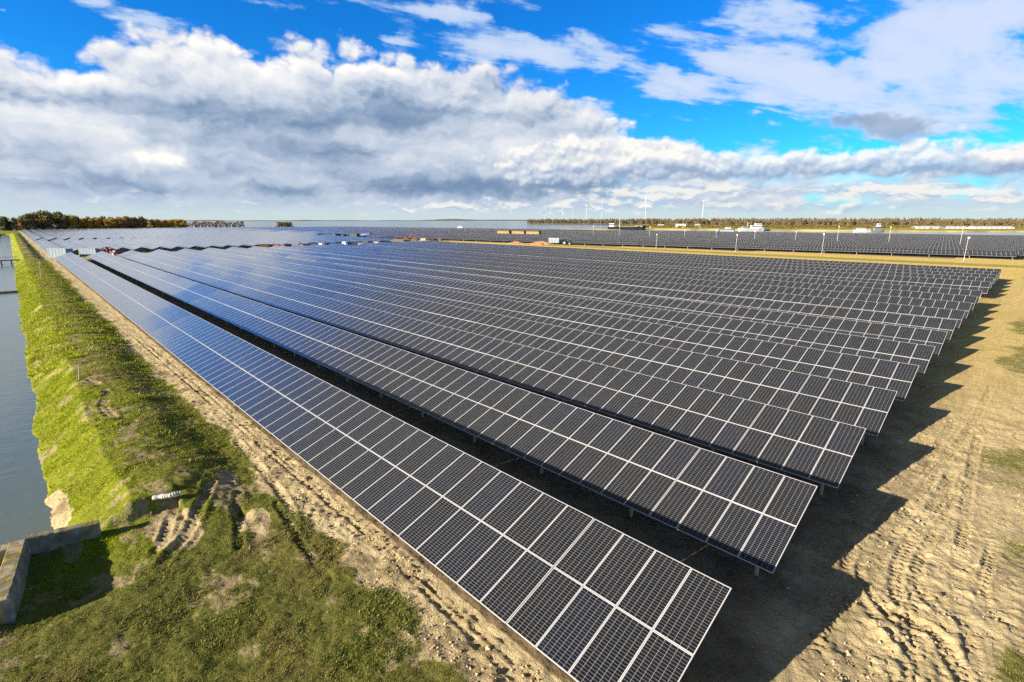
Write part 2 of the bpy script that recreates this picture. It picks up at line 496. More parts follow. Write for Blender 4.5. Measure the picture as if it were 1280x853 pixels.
def panel_material():
    m = bpy.data.materials.new('solar_glass')
    m.use_nodes = True
    t = m.node_tree
    g = G(t)
    bs = t.nodes['Principled BSDF']
    uv = g.node('ShaderNodeUVMap').outputs[0]
    u, v, _ = g.sep(uv)
    # 6 columns of cells, 24 half cells down, thin pale gaps, a dark edge
    fu = g.m('FRACT', g.mul(u, 6.0))
    fv = g.m('FRACT', g.mul(v, 24.0))
    eu = g.m('MINIMUM', fu, g.sub(1.0, fu))
    ev = g.m('MINIMUM', fv, g.sub(1.0, fv))
    lu = g.m('LESS_THAN', eu, 0.020)
    lv = g.m('LESS_THAN', ev, 0.040)
    line = g.m('MAXIMUM', lu, lv)
    co = g.node('ShaderNodeTexCoord').outputs['Object']
    geo = g.node('ShaderNodeNewGeometry').outputs['Position']
    nz = g.noise(geo, 0.35, 3.0, 0.6)
    ri = g.node('ShaderNodeNewGeometry').outputs['Random Per Island']
    ro = g.node('ShaderNodeObjectInfo').outputs['Random']
    rr = g.m('FRACT', g.add(ri, g.mul(ro, 7.31)))
    cell = g.mix(nz, (0.0045, 0.0055, 0.0085), (0.0075, 0.0085, 0.0115))
    cell = g.mix(g.mul(g.smooth(rr, 0.6, 1.0), 0.4), cell, (0.006, 0.010, 0.026))
    lcol = g.mix(g.m('MULTIPLY', lu, 1.0), (0.22, 0.235, 0.27), (0.32, 0.335, 0.37))
    base = g.mix(line, cell, lcol)
    # a faint film of dust
    base = g.mix(g.mul(g.noise(geo, 1.7, 5.0, 0.65), 0.035), base, (0.30, 0.26, 0.20))
    g.put(bs.inputs['Base Color'], base)
    bs.inputs['Roughness'].default_value = 0.5
    bs.inputs['Specular IOR Level'].default_value = 0.0
    gl = g.node('ShaderNodeBsdfGlossy')
    gl.inputs['Color'].default_value = (0.98, 0.97, 0.95, 1.0)
    g.put(gl.inputs['Roughness'], g.mad(nz, 0.05, 0.12))
    lw = g.node('ShaderNodeLayerWeight')
    lw.inputs['Blend'].default_value = 0.5
    # textured anti-glare glass: a slow rise of the reflection towards grazing
    fr = g.mad(g.m('POWER', lw.outputs['Facing'], FRES), 0.95, 0.022)
    mx = g.node('ShaderNodeMixShader')
    g.put(mx.inputs[0], fr)
    g.l.new(bs.outputs[0], mx.inputs[1])
    g.l.new(gl.outputs[0], mx.inputs[2])
    g.l.new(mx.outputs[0], t.nodes['Material Output'].inputs[0])
    return m


FRES = 2.6
M['cells'] = panel_material()


def ground_material():
    m = bpy.data.materials.new('bare_earth_and_grass')
    m.use_nodes = True
    t = m.node_tree
    g = G(t)
    bs = t.nodes['Principled BSDF']
    bs.inputs['Roughness'].default_value = 0.95
    bs.inputs['Specular IOR Level'].default_value = 0.1
    pos = g.node('ShaderNodeNewGeometry').outputs['Position']
    at = g.node('ShaderNodeAttribute', attribute_name='cover')
    sc = g.node('ShaderNodeSeparateColor')
    g.put(sc.inputs[0], at.outputs['Color'])
    grass, soil_shade, lush = sc.outputs[0], sc.outputs[1], sc.outputs[2]
    gold = at.outputs['Alpha']
    n_big = g.noise(pos, 0.12, 4.0, 0.6)
    n_mid = g.noise(pos, 0.9, 6.0, 0.62)
    n_fin = g.noise(pos, 7.0, 6.0, 0.65)
    n_gr = g.noise(pos, 38.0, 3.0, 0.6)
    sand = g.mix(g.smooth(n_mid, 0.3, 0.7), (0.48, 0.385, 0.215), (0.62, 0.51, 0.30))
    sand = g.mix(g.mul(g.smooth(n_fin, 0.54, 0.74), 0.5), sand, (0.25, 0.195, 0.11))
    sand = g.mix(g.mul(g.smooth(n_gr, 0.62, 0.8), 0.35), sand, (0.52, 0.44, 0.31))
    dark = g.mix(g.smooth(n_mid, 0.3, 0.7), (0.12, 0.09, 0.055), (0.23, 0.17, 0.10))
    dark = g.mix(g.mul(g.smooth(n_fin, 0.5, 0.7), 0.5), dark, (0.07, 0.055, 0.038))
    goldc = g.mix(g.smooth(n_big, 0.35, 0.65), (0.74, 0.51, 0.15), (0.64, 0.49, 0.11))
    gr1 = g.mix(g.smooth(n_mid, 0.3, 0.7), (0.10, 0.11, 0.028), (0.17, 0.165, 0.045))
    gr1 = g.mix(g.mul(g.smooth(n_fin, 0.45, 0.75), 0.6), gr1, (0.20, 0.17, 0.06))
    gr2 = g.mix(g.smooth(n_mid, 0.3, 0.72), (0.14, 0.18, 0.016), (0.27, 0.29, 0.022))
    gr2 = g.mix(g.mul(g.smooth(n_fin, 0.55, 0.75), 0.5), gr2, (0.07, 0.10, 0.014))
    c = g.mix(soil_shade, sand, dark)
    c = g.mix(gold, c, goldc)
    gcol = g.mix(lush, gr1, gr2)
    gm = g.add(grass, g.add(g.mad(n_mid, 0.55, -0.275), g.mad(n_fin, 0.6, -0.30)))
    c = g.mix(g.smooth(gm, 0.34, 0.62), c, gcol)
    g.put(bs.inputs['Base Color'], c)
    b = g.node('ShaderNodeBump')
    b.inputs['Strength'].default_value = 1.0
    b.inputs['Distance'].default_value = 0.09
    g.put(b.inputs['Height'], g.add(g.mul(n_fin, 1.0), g.add(g.mul(n_gr, 0.35), g.mul(n_mid, 1.2))))
    g.put(bs.inputs['Normal'], b.outputs[0])
    return m


def water_material():
    m = bpy.data.materials.new('lake_water')
    m.use_nodes = True
    t = m.node_tree
    g = G(t)
    bs = t.nodes['Principled BSDF']
    pos = g.node('ShaderNodeNewGeometry').outputs['Position']
    n = g.noise(pos, 0.01, 3.0, 0.5)
    g.put(bs.inputs['Base Color'], g.mix(n, (0.105, 0.14, 0.125), (0.14, 0.175, 0.155)))
    bs.inputs['Roughness'].default_value = 0.12
    bs.inputs['IOR'].default_value = 1.33
    rp = g.node('ShaderNodeVectorRotate', rotation_type='Z_AXIS')
    rp.inputs['Angle'].default_value = math.radians(25)
    g.put(rp.inputs['Vector'], pos)
    q = g.v('MULTIPLY', rp.outputs[0], (1.0, 0.4, 1.0))
    b = g.node('ShaderNodeBump')
    b.inputs['Strength'].default_value = 0.26
    b.inputs['Distance'].default_value = 0.10
    g.put(b.inputs['Height'], g.add(g.noise(q, 1.5, 4.0, 0.55, 0.4), g.mul(g.noise(q, 6.0, 3.0, 0.5), 0.25)))
    g.put(bs.inputs['Normal'], b.outputs[0])
    return m


def leaf_material(name, c1, c2, c3):
    """foliage colour that varies from clump to clump and leaf to leaf"""
    m = bpy.data.materials.new(name)
    m.use_nodes = True
    t = m.node_tree
    g = G(t)
    bs = t.nodes['Principled BSDF']
    bs.inputs['Roughness'].default_value = 0.8
    bs.inputs['Specular IOR Level'].default_value = 0.15
    geo = g.node('ShaderNodeNewGeometry')
    n = g.noise(geo.outputs['Position'], 0.18, 4.0, 0.6)
    r = geo.outputs['Random Per Island']
    k = g.add(g.mul(g.smooth(n, 0.3, 0.7), 0.6), g.mul(r, 0.4))
    g.put(bs.inputs['Base Color'], g.mix(g.smooth(k, 0.55, 0.95), g.mix(g.smooth(k, 0.1, 0.55), c1, c2), c3))
    return m


M['ground'] = ground_material()
M['water'] = water_material()
M['leaf_olive'] = leaf_material('olive_leaves', (0.10, 0.09, 0.035), (0.20, 0.17, 0.065), (0.30, 0.25, 0.08))
M['leaf_gold'] = leaf_material('golden_leaves', (0.26, 0.17, 0.035), (0.46, 0.29, 0.045), (0.58, 0.42, 0.05))
M['leaf_brown'] = leaf_material('russet_twigs', (0.15, 0.105, 0.055), (0.26, 0.18, 0.085), (0.34, 0.25, 0.10))
M['leaf_green'] = leaf_material('dull_green_leaves', (0.06, 0.07, 0.025), (0.12, 0.13, 0.04), (0.20, 0.19, 0.05))
M['leaf_far'] = leaf_material('far_wood_leaves', (0.14, 0.115, 0.075), (0.19, 0.155, 0.095), (0.22, 0.19, 0.095))
M['leaf_scrub'] = leaf_material('muted_scrub_leaves', (0.17, 0.15, 0.05), (0.25, 0.215, 0.06), (0.31, 0.26, 0.075))
M['turbine'] = mat('turbine_paint', (0.58, 0.59, 0.60), 0.5, 0.0, 0.04)
M['shore'] = mat('yellow_green_shore', (0.24, 0.21, 0.05), 0.95, 0.0, 0.45, 0.02, tint=(0.34, 0.27, 0.08))


def grass_material():
    m = bpy.data.materials.new('grass_blades')
    m.use_nodes = True
    t = m.node_tree
    g = G(t)
    bs = t.nodes['Principled BSDF']
    bs.inputs['Roughness'].default_value = 0.7
    bs.inputs['Specular IOR Level'].default_value = 0.2
    at = g.node('ShaderNodeAttribute', attribute_name='tone')
    g.put(bs.inputs['Base Color'], at.outputs['Color'])
    tr = g.node('ShaderNodeBsdfTranslucent')
    g.put(tr.inputs['Color'], at.outputs['Color'])
    mx = g.node('ShaderNodeMixShader')
    mx.inputs[0].default_value = 0.25
    g.l.new(bs.outputs[0], mx.inputs[1])
    g.l.new(tr.outputs[0], mx.inputs[2])
    g.l.new(mx.outputs[0], t.nodes['Material Output'].inputs[0])
    return m


M['grass'] = grass_material()
M['concrete'] = None


def concrete_material():
    m = mat('weathered_concrete', (0.30, 0.265, 0.205), 0.9, 0.0, 0.35, 2.5, 0.2, 0.6, 25.0)
    g = G(m.node_tree)
    bs = m.node_tree.nodes['Principled BSDF']
    src = bs.inputs['Base Color'].links[0].from_socket
    geo = g.node('ShaderNodeNewGeometry')
    pos = geo.outputs['Position']
    n1 = g.noise(pos, 1.6, 6.0, 0.65)
    n2 = g.noise(g.v('ADD', pos, (7.0, 3.0, 0.0)), 3.5, 6.0, 0.65)
    up = g.sep(geo.outputs['True Normal'])[2]
    moss = g.mul(g.smooth(n1, 0.42, 0.56), g.smooth(up, 0.0, 0.6, 0.35, 1.0))
    c = g.mix(g.mul(moss, 0.85), src, (0.13, 0.12, 0.035))
    c = g.mix(g.mul(g.smooth(n2, 0.55, 0.63), 0.8), c, (0.42, 0.28, 0.06))
    c = g.mix(g.mul(g.smooth(n2, 0.44, 0.34), 0.5), c, (0.10, 0.09, 0.075))
    g.put(bs.inputs['Base Color'], c)
    return m


M['concrete'] = concrete_material()


# ---------------------------------------------------------------- numeric noise
def _h(ix, iy, s):
    n = (ix.astype(np.int64) * 374761393 + iy.astype(np.int64) * 668265263 + s * 974711) & 0xFFFFFFFF
    n = ((n ^ (n >> 13)) * 1274126177) & 0xFFFFFFFF
    return ((n ^ (n >> 16)) & 0xFFFFFF) / float(0xFFFFFF)


def vnoise(x, y, s=0):
    ix, iy = np.floor(x), np.floor(y)
    fx, fy = x - ix, y - iy
    fx = fx * fx * (3 - 2 * fx)
    fy = fy * fy * (3 - 2 * fy)
    a, b = _h(ix, iy, s), _h(ix + 1, iy, s)
    c, d = _h(ix, iy + 1, s), _h(ix + 1, iy + 1, s)
    return (a + (b - a) * fx) * (1 - fy) + (c + (d - c) * fx) * fy


def fbm(x, y, s=0, o=4, r=0.5):
    t, a, w = 0.0, 1.0, 0.0
    for i in range(o):
        t = t + a * vnoise(x * 2 ** i + 17.3 * i, y * 2 ** i - 9.1 * i, s + i)
        w += a
        a *= r
    return t / w


def sst(x, a, b):
    t = np.clip((x - a) / (b - a), 0, 1)
    return t * t * (3 - 2 * t)


def seg_dist(X, Y, pts):
    """distance to a polyline, and the length run along it"""
    D = np.full(X.shape, 1e9)
    A = np.zeros(X.shape)
    Sg = np.zeros(X.shape)
    run = 0.0
    for (x0, y0), (x1, y1) in zip(pts[:-1], pts[1:]):
        dx, dy = x1 - x0, y1 - y0
        L2 = dx * dx + dy * dy
        t = np.clip(((X - x0) * dx + (Y - y0) * dy) / L2, 0, 1)
        d = np.hypot(X - x0 - t * dx, Y - y0 - t * dy)
        k = d < D
        D = np.where(k, d, D)
        A = np.where(k, run + t * math.sqrt(L2), A)
        Sg = np.where(k, ((X - x0) * dy - (Y - y0) * dx) / math.sqrt(L2), Sg)
        run += math.sqrt(L2)
    return D, A, Sg


def smooth_path(pts, n=6):
    P = [Vector((p[0], p[1], 0)) for p in pts]
    out = []
    for i in range(len(P) - 1):
        a, b, c, d = P[max(i - 1, 0)], P[i], P[i + 1], P[min(i + 2, len(P) - 1)]
        for k in range(n):
            t = k / n
            q = 0.5 * ((2 * b) + (c - a) * t + (2 * a - 5 * b + 4 * c - d) * t * t + (3 * b - a - 3 * c + d) * t ** 3)
            out.append((q.x, q.y))
    out.append((P[-1].x, P[-1].y))
    return out

# ================================================================ ground
def spaced(a, b, step):
    return list(np.arange(a, b, step))


def build_ground():
    gx = [400.0, 260, 150, 90, 55, 35, 24, 19, 16.5]
    gx = gx + spaced(-46, 0.4, 0.08) + spaced(0.4, 6.6, 0.05) + spaced(6.6, 15, 0.08)
    x, st = -46.0, 0.1
    while x > -960:
        x -= st
        gx.append(x)
        st = min(st * 1.035, 12.0)
    gx = np.array(sorted(gx))
    gy = [-60000 * 0 - 420.0, -300, -200, -120, -70, -45, -32, -25, -20, -17, -16, -15.2, -14.4, -13.6, -13, -12.4, -12]
    gy += spaced(-11.6, 0.8, 0.075) + spaced(0.8, 5, 0.13) + spaced(5, 17, 0.07) + spaced(17, 30, 0.13)
    y, st = 30.0, 0.15
    while y < 460:
        gy.append(y)
        y += st
        st = min(st * 1.05, 8.0)
    gy = np.array(gy)
    X, Y = np.meshgrid(gx, gy)
    # ---- shape of the land
    wob = (fbm(X * 0.11, Y * 0.11, 3, 3) - 0.5)
    wob2 = (fbm(X * 0.5, Y * 0.5, 5, 3) - 0.5)
    yc = Y + wob * 0.7 + wob2 * 0.35                      # uneven bank line
    bank = np.where(yc > -6.2, 0.66 * sst(yc, -1.4, -4.4),
                    0.66 - (-6.2 - yc) * 0.72)
    bank = np.where(yc < -8.2, np.minimum(bank, -0.78 - (-8.2 - yc) * 0.55), bank)
    # canal bed and the far side
    south = np.clip((-(Y + wob * 0.8) - 12.6) * 0.55 - 1.5, -2.4, 0.5)
    bank = np.maximum(np.maximum(bank, -2.4), np.where(Y < -11.0, south, -9))
    dug = np.where(X < -600, sst(X, -560, -640), 0)
    inland = sst(X, -19.35, -18.75)                        # east of the wing wall the ground is lower
    inland = np.where(Y > -4.6, sst(X, -20.5 - (Y + 4.6) * 0.6, -16.5 + (Y + 4.6) * 0.3), inland)
    flat = 0.10 * (fbm(X * 0.25, Y * 0.25, 8, 3) - 0.5)
    box_in = (Y < -9.25 - 0.108 * (X + 18.9)) & (X > -19.1) & (X < -15.3)
    z = bank * (1 - inland) + flat * inland
    z = z * (1 - dug) + 0.15 * dug
    z = np.where(box_in, -1.6, z)
    # ---- surface roughness
    near = sst(X, -120, -40) * sst(Y, 60, 25)
    rough = (fbm(X * 1.3, Y * 1.3, 11, 5, 0.55) - 0.5)
    fine = (fbm(X * 5.2, Y * 5.2, 13, 3, 0.6) - 0.5)
    tiny = (fbm(X * 11, Y * 11, 15, 2, 0.6) - 0.5)
    z = z + rough * 0.16 + (fine * 0.075 + tiny * 0.05) * near
    # ---- covers
    strip_edge = -1.42 + (fbm(X * 0.35, Y * 0.35, 21, 4) - 0.5) * 1.9 + 0.30 * sst(X, -14, -5)
    grass = sst(Y, strip_edge + 0.45, strip_edge - 0.45)
    soil_shade = np.zeros_like(z)
    lush = np.zeros_like(z)
    gold = np.zeros_like(z)
    lushn = fbm(X * 0.22, Y * 0.3, 31, 4)
    lush = np.where(Y < 0, (0.35 + 0.65 * sst(yc, -4.6, -6.6)) * sst(lushn, 0.25, 0.5), 0)
    lush = np.maximum(lush, np.where(Y < -5.8, 1.0, 0) * sst(X, -18.6, -19.4))
    lush = lush * np.where(Y < 0, sst(X, -14.5 - (Y + 2) * 0.2, -19.5), 1) + 0.12
    # bare brown patches on the crest and on the trodden lawn
    bare = fbm(X * 0.85 + 4, Y * 1.0, 41, 5, 0.62)
    crest = np.exp(-((Y + 5.2) / 1.2) ** 2) * (X < -22) + 0.75 * np.exp(-((Y + 3.2) / 1.3) ** 2)
    patch = sst(bare + 0.09 * crest, 0.50, 0.68) * (Y < 0)
    grass = grass - patch * 0.58
    soil_shade = np.maximum(soil_shade, patch * 0.55)
    # the rutted place by the wing wall
    scar = np.exp(-((X + 16.9) / 1.9) ** 2 - ((Y + 5.15) / 0.95) ** 2)
    scar = np.maximum(scar, 0.9 * np.exp(-((X + 15.6) / 1.6) ** 2 - ((Y + 2.6) / 0.75) ** 2))
    scar = np.maximum(scar, 0.8 * np.exp(-((X + 19.6) / 1.8) ** 2 - ((Y + 2.6) / 0.7) ** 2))
    scar = sst(scar + (fbm(X * 0.9, Y * 0.9, 44, 4) - 0.5) * 0.7, 0.35, 0.65)
    grass = grass - scar * 0.85
    soil_shade = np.maximum(soil_shade, scar * 0.35)
    # the pale apron at the water's edge
    ap = np.exp(-((X + 23.6) / 2.4) ** 4 - ((Y + 8.7) / 0.95) ** 4)
    ap = sst(ap + (fbm(X * 1.1, Y * 1.1, 46, 5, 0.6) - 0.5) * 0.9, 0.35, 0.75)
    grass = grass - ap * 1.4
    soil_shade = soil_shade * (1 - ap) + ap * (0.25 + 0.5 * sst(fbm(X * 1.3, Y * 1.3, 48, 4), 0.4, 0.65))
    # brown earth along the rows, its colour darkened to deepen their shade; outside sandy
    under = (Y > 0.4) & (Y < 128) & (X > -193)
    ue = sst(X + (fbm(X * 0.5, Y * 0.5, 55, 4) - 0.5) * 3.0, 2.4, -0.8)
    soil_shade = np.where(under, np.maximum(soil_shade, 0.92 * ue), soil_shade)
    rs = sst(fbm(X * 0.6, Y * 0.35, 57, 5, 0.6), 0.50, 0.68) * (X > 0) * (Y > 0)
    soil_shade = np.maximum(soil_shade, 0.35 * rs)
    rightn = fbm(X * 0.22, Y * 0.16, 51, 4)
    rg = sst(rightn + 0.22 * sst(X, 2.6, 6.0) - 0.02, 0.44, 0.70) * sst(X, 1.2, 3.2) * (Y > 1) * 0.52
    edge_sw = np.exp(-((X - 5.6) / 0.9) ** 2 - ((Y - 9.2) / 1.6) ** 2)
    rg = np.maximum(rg, edge_sw * 0.75)
    grass = np.where(Y > 0.4, rg, grass)
    lush = np.where(Y > 0.4, 0.12, lush)
    gold = np.where(Y > 12, 0.55 * sst(Y, 14, 60) * (X > -3), gold)
    gold = np.where((Y > 128) & (X > -230), 0.8, gold)
    soil_shade = np.where((Y > 128) & (X > -230), 0.0, soil_shade)
    soil_shade = np.where(X < -194, np.where(Y > 1, 0.5, soil_shade), soil_shade)
    strip2 = (Y > 166) & (Y < 182) & (X > -170)
    grass = np.where(strip2, 0.52, grass)
    lush = np.where(strip2, 0.9, lush)
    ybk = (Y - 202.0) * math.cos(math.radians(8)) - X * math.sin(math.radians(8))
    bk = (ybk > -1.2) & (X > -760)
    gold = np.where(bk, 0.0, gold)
    soil_shade = np.where(bk, 1.0, soil_shade)  # far block's ground painted dark for the shadow band below its front row
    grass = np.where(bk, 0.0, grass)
    # ---- wheel tracks with tread bars
    tracks = [
        ([(3.75, 5.2), (3.55, 6.73), (3.28, 8.18), (3.11, 9.06), (2.7, 10.14), (2.51, 11.08), (2.45, 12.71), (2.55, 15.29), (2.79, 17.87), (2.9, 22)], 0.22, 0.055),
        ([(3.95, 5.2), (3.73, 6.91), (3.51, 8.13), (3.26, 9.21), (2.96, 11.14), (2.87, 12.91), (2.97, 15.45), (3.2, 19.5)], 0.20, 0.05),
        ([(1.18, 11.6), (1.18, 10.75), (1.44, 9.99), (2.12, 9.02), (2.69, 8.31), (2.98, 8.17), (3.6, 7.6)], 0.17, 0.06),
        ([(1.55, 11.6), (1.55, 10.9), (1.78, 10.2), (2.4, 9.3), (2.95, 8.7)], 0.14, 0.05),
        ([(5.0, 6.8), (4.5, 7.71), (4.14, 8.51), (3.77, 9.12), (3.07, 9.33), (2.52, 9.26)], 0.24, 0.07),
        ([(3.5, 5.6), (3.26, 6.44), (2.82, 7.16), (2.67, 7.84)], 0.16, 0.05),
        ([(5.0, 6.6), (4.71, 7.92), (4.41, 9.63), (4.12, 10.9), (3.88, 12.87), (3.79, 15.75), (3.55, 21.05), (3.4, 28)], 0.20, 0.05),
        ([(5.9, 9.2), (5.27, 10.51), (4.73, 11.52), (4.49, 12.33), (4.51, 13.12), (4.6, 16)], 0.18, 0.05),
        ([(4.3, 7.0), (4.03, 7.87), (3.81, 9.93), (3.3, 10.76), (3.04, 11.62)], 0.18, 0.05),
        ([(1.6, 6.0), (1.5, 7.6), (1.7, 9.0)], 0.2, 0.02),
        ([(2.2, 30), (1.9, 22), (1.5, 16), (1.3, 12.4)], 0.2, 0.03),
        ([(3.3, 40), (3.0, 30), (2.3, 20), (2.0, 14)], 0.2, 0.03),
        ([(-19.4, -3.3), (-18.15, -3.92), (-16.22, -4.96), (-15.51, -5.53), (-15.0, -5.9)], 0.24, 0.075),
        ([(-19.0, -4.5), (-18.41, -4.89), (-16.49, -5.61), (-15.75, -5.95)], 0.2, 0.06),
        ([(-18.25, -2.53), (-16.82, -3.04), (-15.59, -3.31), (-14.2, -3.7)], 0.2, 0.06),
        ([(-16.2, -1.7), (-14.98, -1.81), (-13.56, -1.98), (-11.52, -2.11), (-10.27, -2.07)], 0.16, 0.06),
        ([(-24, -0.95), (-18.47, -1.16), (-15.38, -1.46), (-14.2, -1.75)], 0.18, 0.05),
        ([(-60, -0.55), (-30, -0.35), (-20, -0.25), (-13.19, -0.1), (-11.48, -0.1), (-8.38, -0.22), (-6.43, -0.28), (-5.57, -0.3), (-3, -0.42)], 0.10, 0.05),
        ([(-60, -0.1), (-30, 0.0), (-10, 0.0), (-2, -0.05)], 0.09, 0.025),
        ([(-40, -5.4), (-36, -5.0), (-33, -5.5), (-30.5, -5.3)], 0.25, 0.05),
    ]
    for k, (pts, w, dep) in enumerate(tracks):
        pts = smooth_path(pts, 5)
        px = [p[0] for p in pts]
        py = [p[1] for p in pts]
        i0, i1 = np.searchsorted(gx, min(px) - 0.7), np.searchsorted(gx, max(px) + 0.7)
        j0, j1 = np.searchsorted(gy, min(py) - 0.7), np.searchsorted(gy, max(py) + 0.7)
        sl = (slice(j0, j1), slice(i0, i1))
        D, A, Sg = seg_dist(X[sl], Y[sl], pts)
        D = D + (fbm(X[sl] * 3, Y[sl] * 3, 60 + k, 2) - 0.5) * 0.07
        rut = sst(D, w, w * 0.6)
        lip = np.exp(-((D - w * 1.25) / (w * 0.28)) ** 2)
        bars = 0.5 + 0.5 * np.sin((A + np.abs(Sg) * 0.9) * 2 * math.pi / 0.27)
        live = 0.35 + 0.65 * sst(fbm(X[sl] * 0.8, Y[sl] * 0.8, 80 + k, 3), 0.36, 0.55)
        z[sl] += live * (-dep * rut + dep * 0.7 * lip + rut * 0.062 * (sst(bars, 0.35, 0.75) - 0.4))
        grass[sl] -= rut * 0.4 * live
        soil_shade[sl] = np.maximum(soil_shade[sl], rut * 0.18 * live)
    z = z - 0.22 * np.exp(-((X + 16.4) / 2.0) ** 4 - ((Y + 8.3) / 1.5) ** 4)
    # a few clods and hollows
    clod = sst(fbm(X * 2.6, Y * 2.6, 71, 3), 0.66, 0.78)
    z = z + 0.05 * clod * near * (1 - np.clip(grass, 0, 1)) * ((Y < 0.3) | (X > 0.3))
    heap = np.exp(-((X - 2.45) / 0.42) ** 2 - ((Y - 8.2) / 0.42) ** 2)
    z = z + heap * (0.10 + 0.25 * (fbm(X * 6, Y * 6, 77, 3) - 0.5))
    # the dark wheel hole in the lawn
    hole = np.exp(-((X + 16.6) / 0.9) ** 2 - ((Y + 2.95) / 0.22) ** 2)
    z = z - 0.22 * hole
    # land falls below the lake outside its shore
    shore = np.array([(-960, 352), (-868, 350), (-675, 443), (-353, 420), (-157, 452), (400, 452)], float)
    ys = np.interp(X, shore[:, 0], shore[:, 1])
    z = np.where(Y > ys, -3.0, z)
    z = np.where(X < -945, -3.0, z)
    ny, nx = X.shape
    V = np.stack([X, Y, z], -1).reshape(-1, 3)
    idx = np.arange(nx * ny).reshape(ny, nx)
    Fc = np.stack([idx[:-1, :-1], idx[:-1, 1:], idx[1:, 1:], idx[1:, :-1]], -1).reshape(-1, 4)
    cov = np.stack([np.clip(grass, 0, 1), np.clip(soil_shade, 0, 1), np.clip(lush, 0, 1), np.clip(gold, 0, 1)], -1).reshape(-1, 4)
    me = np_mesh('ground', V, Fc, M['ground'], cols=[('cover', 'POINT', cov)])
    me.polygons.foreach_set('use_smooth', np.ones(len(me.polygons), bool))
    o = link('ground', me)
    tag(o, 'flat sandy and grassy ground of the solar park with its canal bank', 'ground', kind='structure')
    return gx, gy, z, np.clip(grass, 0, 1), np.clip(lush, 0, 1)


GX, GY, GZ, GGRASS, GLUSH = build_ground()


def ground_at(x, y, arr=None):
    arr = GZ if arr is None else arr
    x = np.asarray(x, float)
    y = np.asarray(y, float)
    i = np.clip(np.searchsorted(GX, x) - 1, 0, len(GX) - 2)
    j = np.clip(np.searchsorted(GY, y) - 1, 0, len(GY) - 2)
    fx = (x - GX[i]) / (GX[i + 1] - GX[i])
    fy = (y - GY[j]) / (GY[j + 1] - GY[j])
    return (arr[j, i] * (1 - fx) + arr[j, i + 1] * fx) * (1 - fy) + (arr[j + 1, i] * (1 - fx) + arr[j + 1, i + 1] * fx) * fy


# water: one sheet out to the horizon
wv = [(-60000, -60000, -1.0), (60000, -60000, -1.0), (60000, 60000, -1.0), (-60000, 60000, -1.0)]
wo = link('lake', np_mesh('lake', wv, [(0, 1, 2, 3)], M['water']))
tag(wo, 'rippled grey green lake and canal water around the solar park', 'water', kind='structure')


def shore_sheet(name, poly, z0, label, material):
    mb = MB()
    n = len(poly)
    vs = [(x, y, -2.0) for x, y in poly] + [(x, y, z0) for x, y in poly]
    fs = [tuple(range(n, 2 * n))] + [(k, (k + 1) % n, (k + 1) % n + n, k + n) for k in range(n)]
    mb.face_block(vs, fs)
    return tag(mb.build(name, material), label, 'land', kind='structure')


shore_sheet('far_shore', [(-640, 1010), (-520, 760), (-450, 640), (-371, 600), (-300, 640), (-224, 650), (-170, 668), (-126, 690), (-60, 720), (-15, 752), (120, 790), (900, 1000), (900, 5200), (-2600, 5200), (-1900, 3300), (-1150, 1750)],
            0.3, 'yellow green far shore of the lake below the long wood', M['shore'])
shore_sheet('spit', [(-418, 306 + 150), (-395, 322 + 150), (-360, 352 + 150), (-345, 372 + 150), (-352, 380 + 150), (-380, 360 + 150), (-412, 330 + 150)], -0.3, 'low grassy spit reaching into the lake', M['shore'])
shore_sheet('island', [(-455, 530), (-430, 536), (-395, 545), (-372, 552), (-380, 562), (-430, 556), (-452, 545)], -0.4, 'long low sandy island off the far shore', M['shore'])


# ================================================================ solar rows
TILT = 0.3542
ZB = 0.9535
PITCH = 7.1458
SLOPE = 4.0686
CW = 1.06            # one column of panels
TABLE = 9            # columns in one table; tables have a small gap between them
GAPT = 0.018
MW, ML, MT = 1.050, 2.022, 0.035


def panel_proto():
    """verts, quads, material, uv of one panel; origin at the middle of its top face"""
    w, l, t, f = MW / 2, ML / 2, MT, 0.023
    d = 0.003
    vs = [(-w, -l, 0), (w, -l, 0), (w, l, 0), (-w, l, 0),
          (-w + f, -l + f, 0), (w - f, -l + f, 0), (w - f, l - f, 0), (-w + f, l - f, 0),
          (-w + f, -l + f, -d), (w - f, -l + f, -d), (w - f, l - f, -d), (-w + f, l - f, -d),
          (-w, -l, -t), (w, -l, -t), (w, l, -t), (-w, l, -t)]
    fs = [(0, 1, 5, 4), (1, 2, 6, 5), (2, 3, 7, 6), (3, 0, 4, 7),
          (4, 5, 9, 8), (5, 6, 10, 9), (6, 7, 11, 10), (7, 4, 8, 11),
          (8, 9, 10, 11),
          (0, 12, 13, 1), (1, 13, 14, 2), (2, 14, 15, 3), (3, 15, 12, 0),
          (12, 15, 14, 13)]
    mi = [0] * 8 + [1] + [0] * 4 + [2]
    uv = np.zeros((len(fs), 4, 2))
    uv[8] = [(0, 0), (1, 0), (1, 1), (0, 1)]
    return np.array(vs), np.array(fs), np.array(mi), uv


PV, PF, PM, PU = panel_proto()
PMATS = [M['frame'], M['cells'], M['back']]
panel_me = np_mesh('panel', PV, PF, PMATS, uv=PU.reshape(-1, 2), mi=PM)


def col_x(k, first=4):
    """centre of column k counted from the open end, the row running towards -x"""
    return -(k + 0.5) * CW - GAPT * ((k + TABLE - first) // TABLE)


def tilt_frame(jx=0.0, jy=0.0):
    return np.array(Matrix.Rotation(TILT + jx, 3, 'X') @ Matrix.Rotation(jy, 3, 'Y'))


_tabj = {}


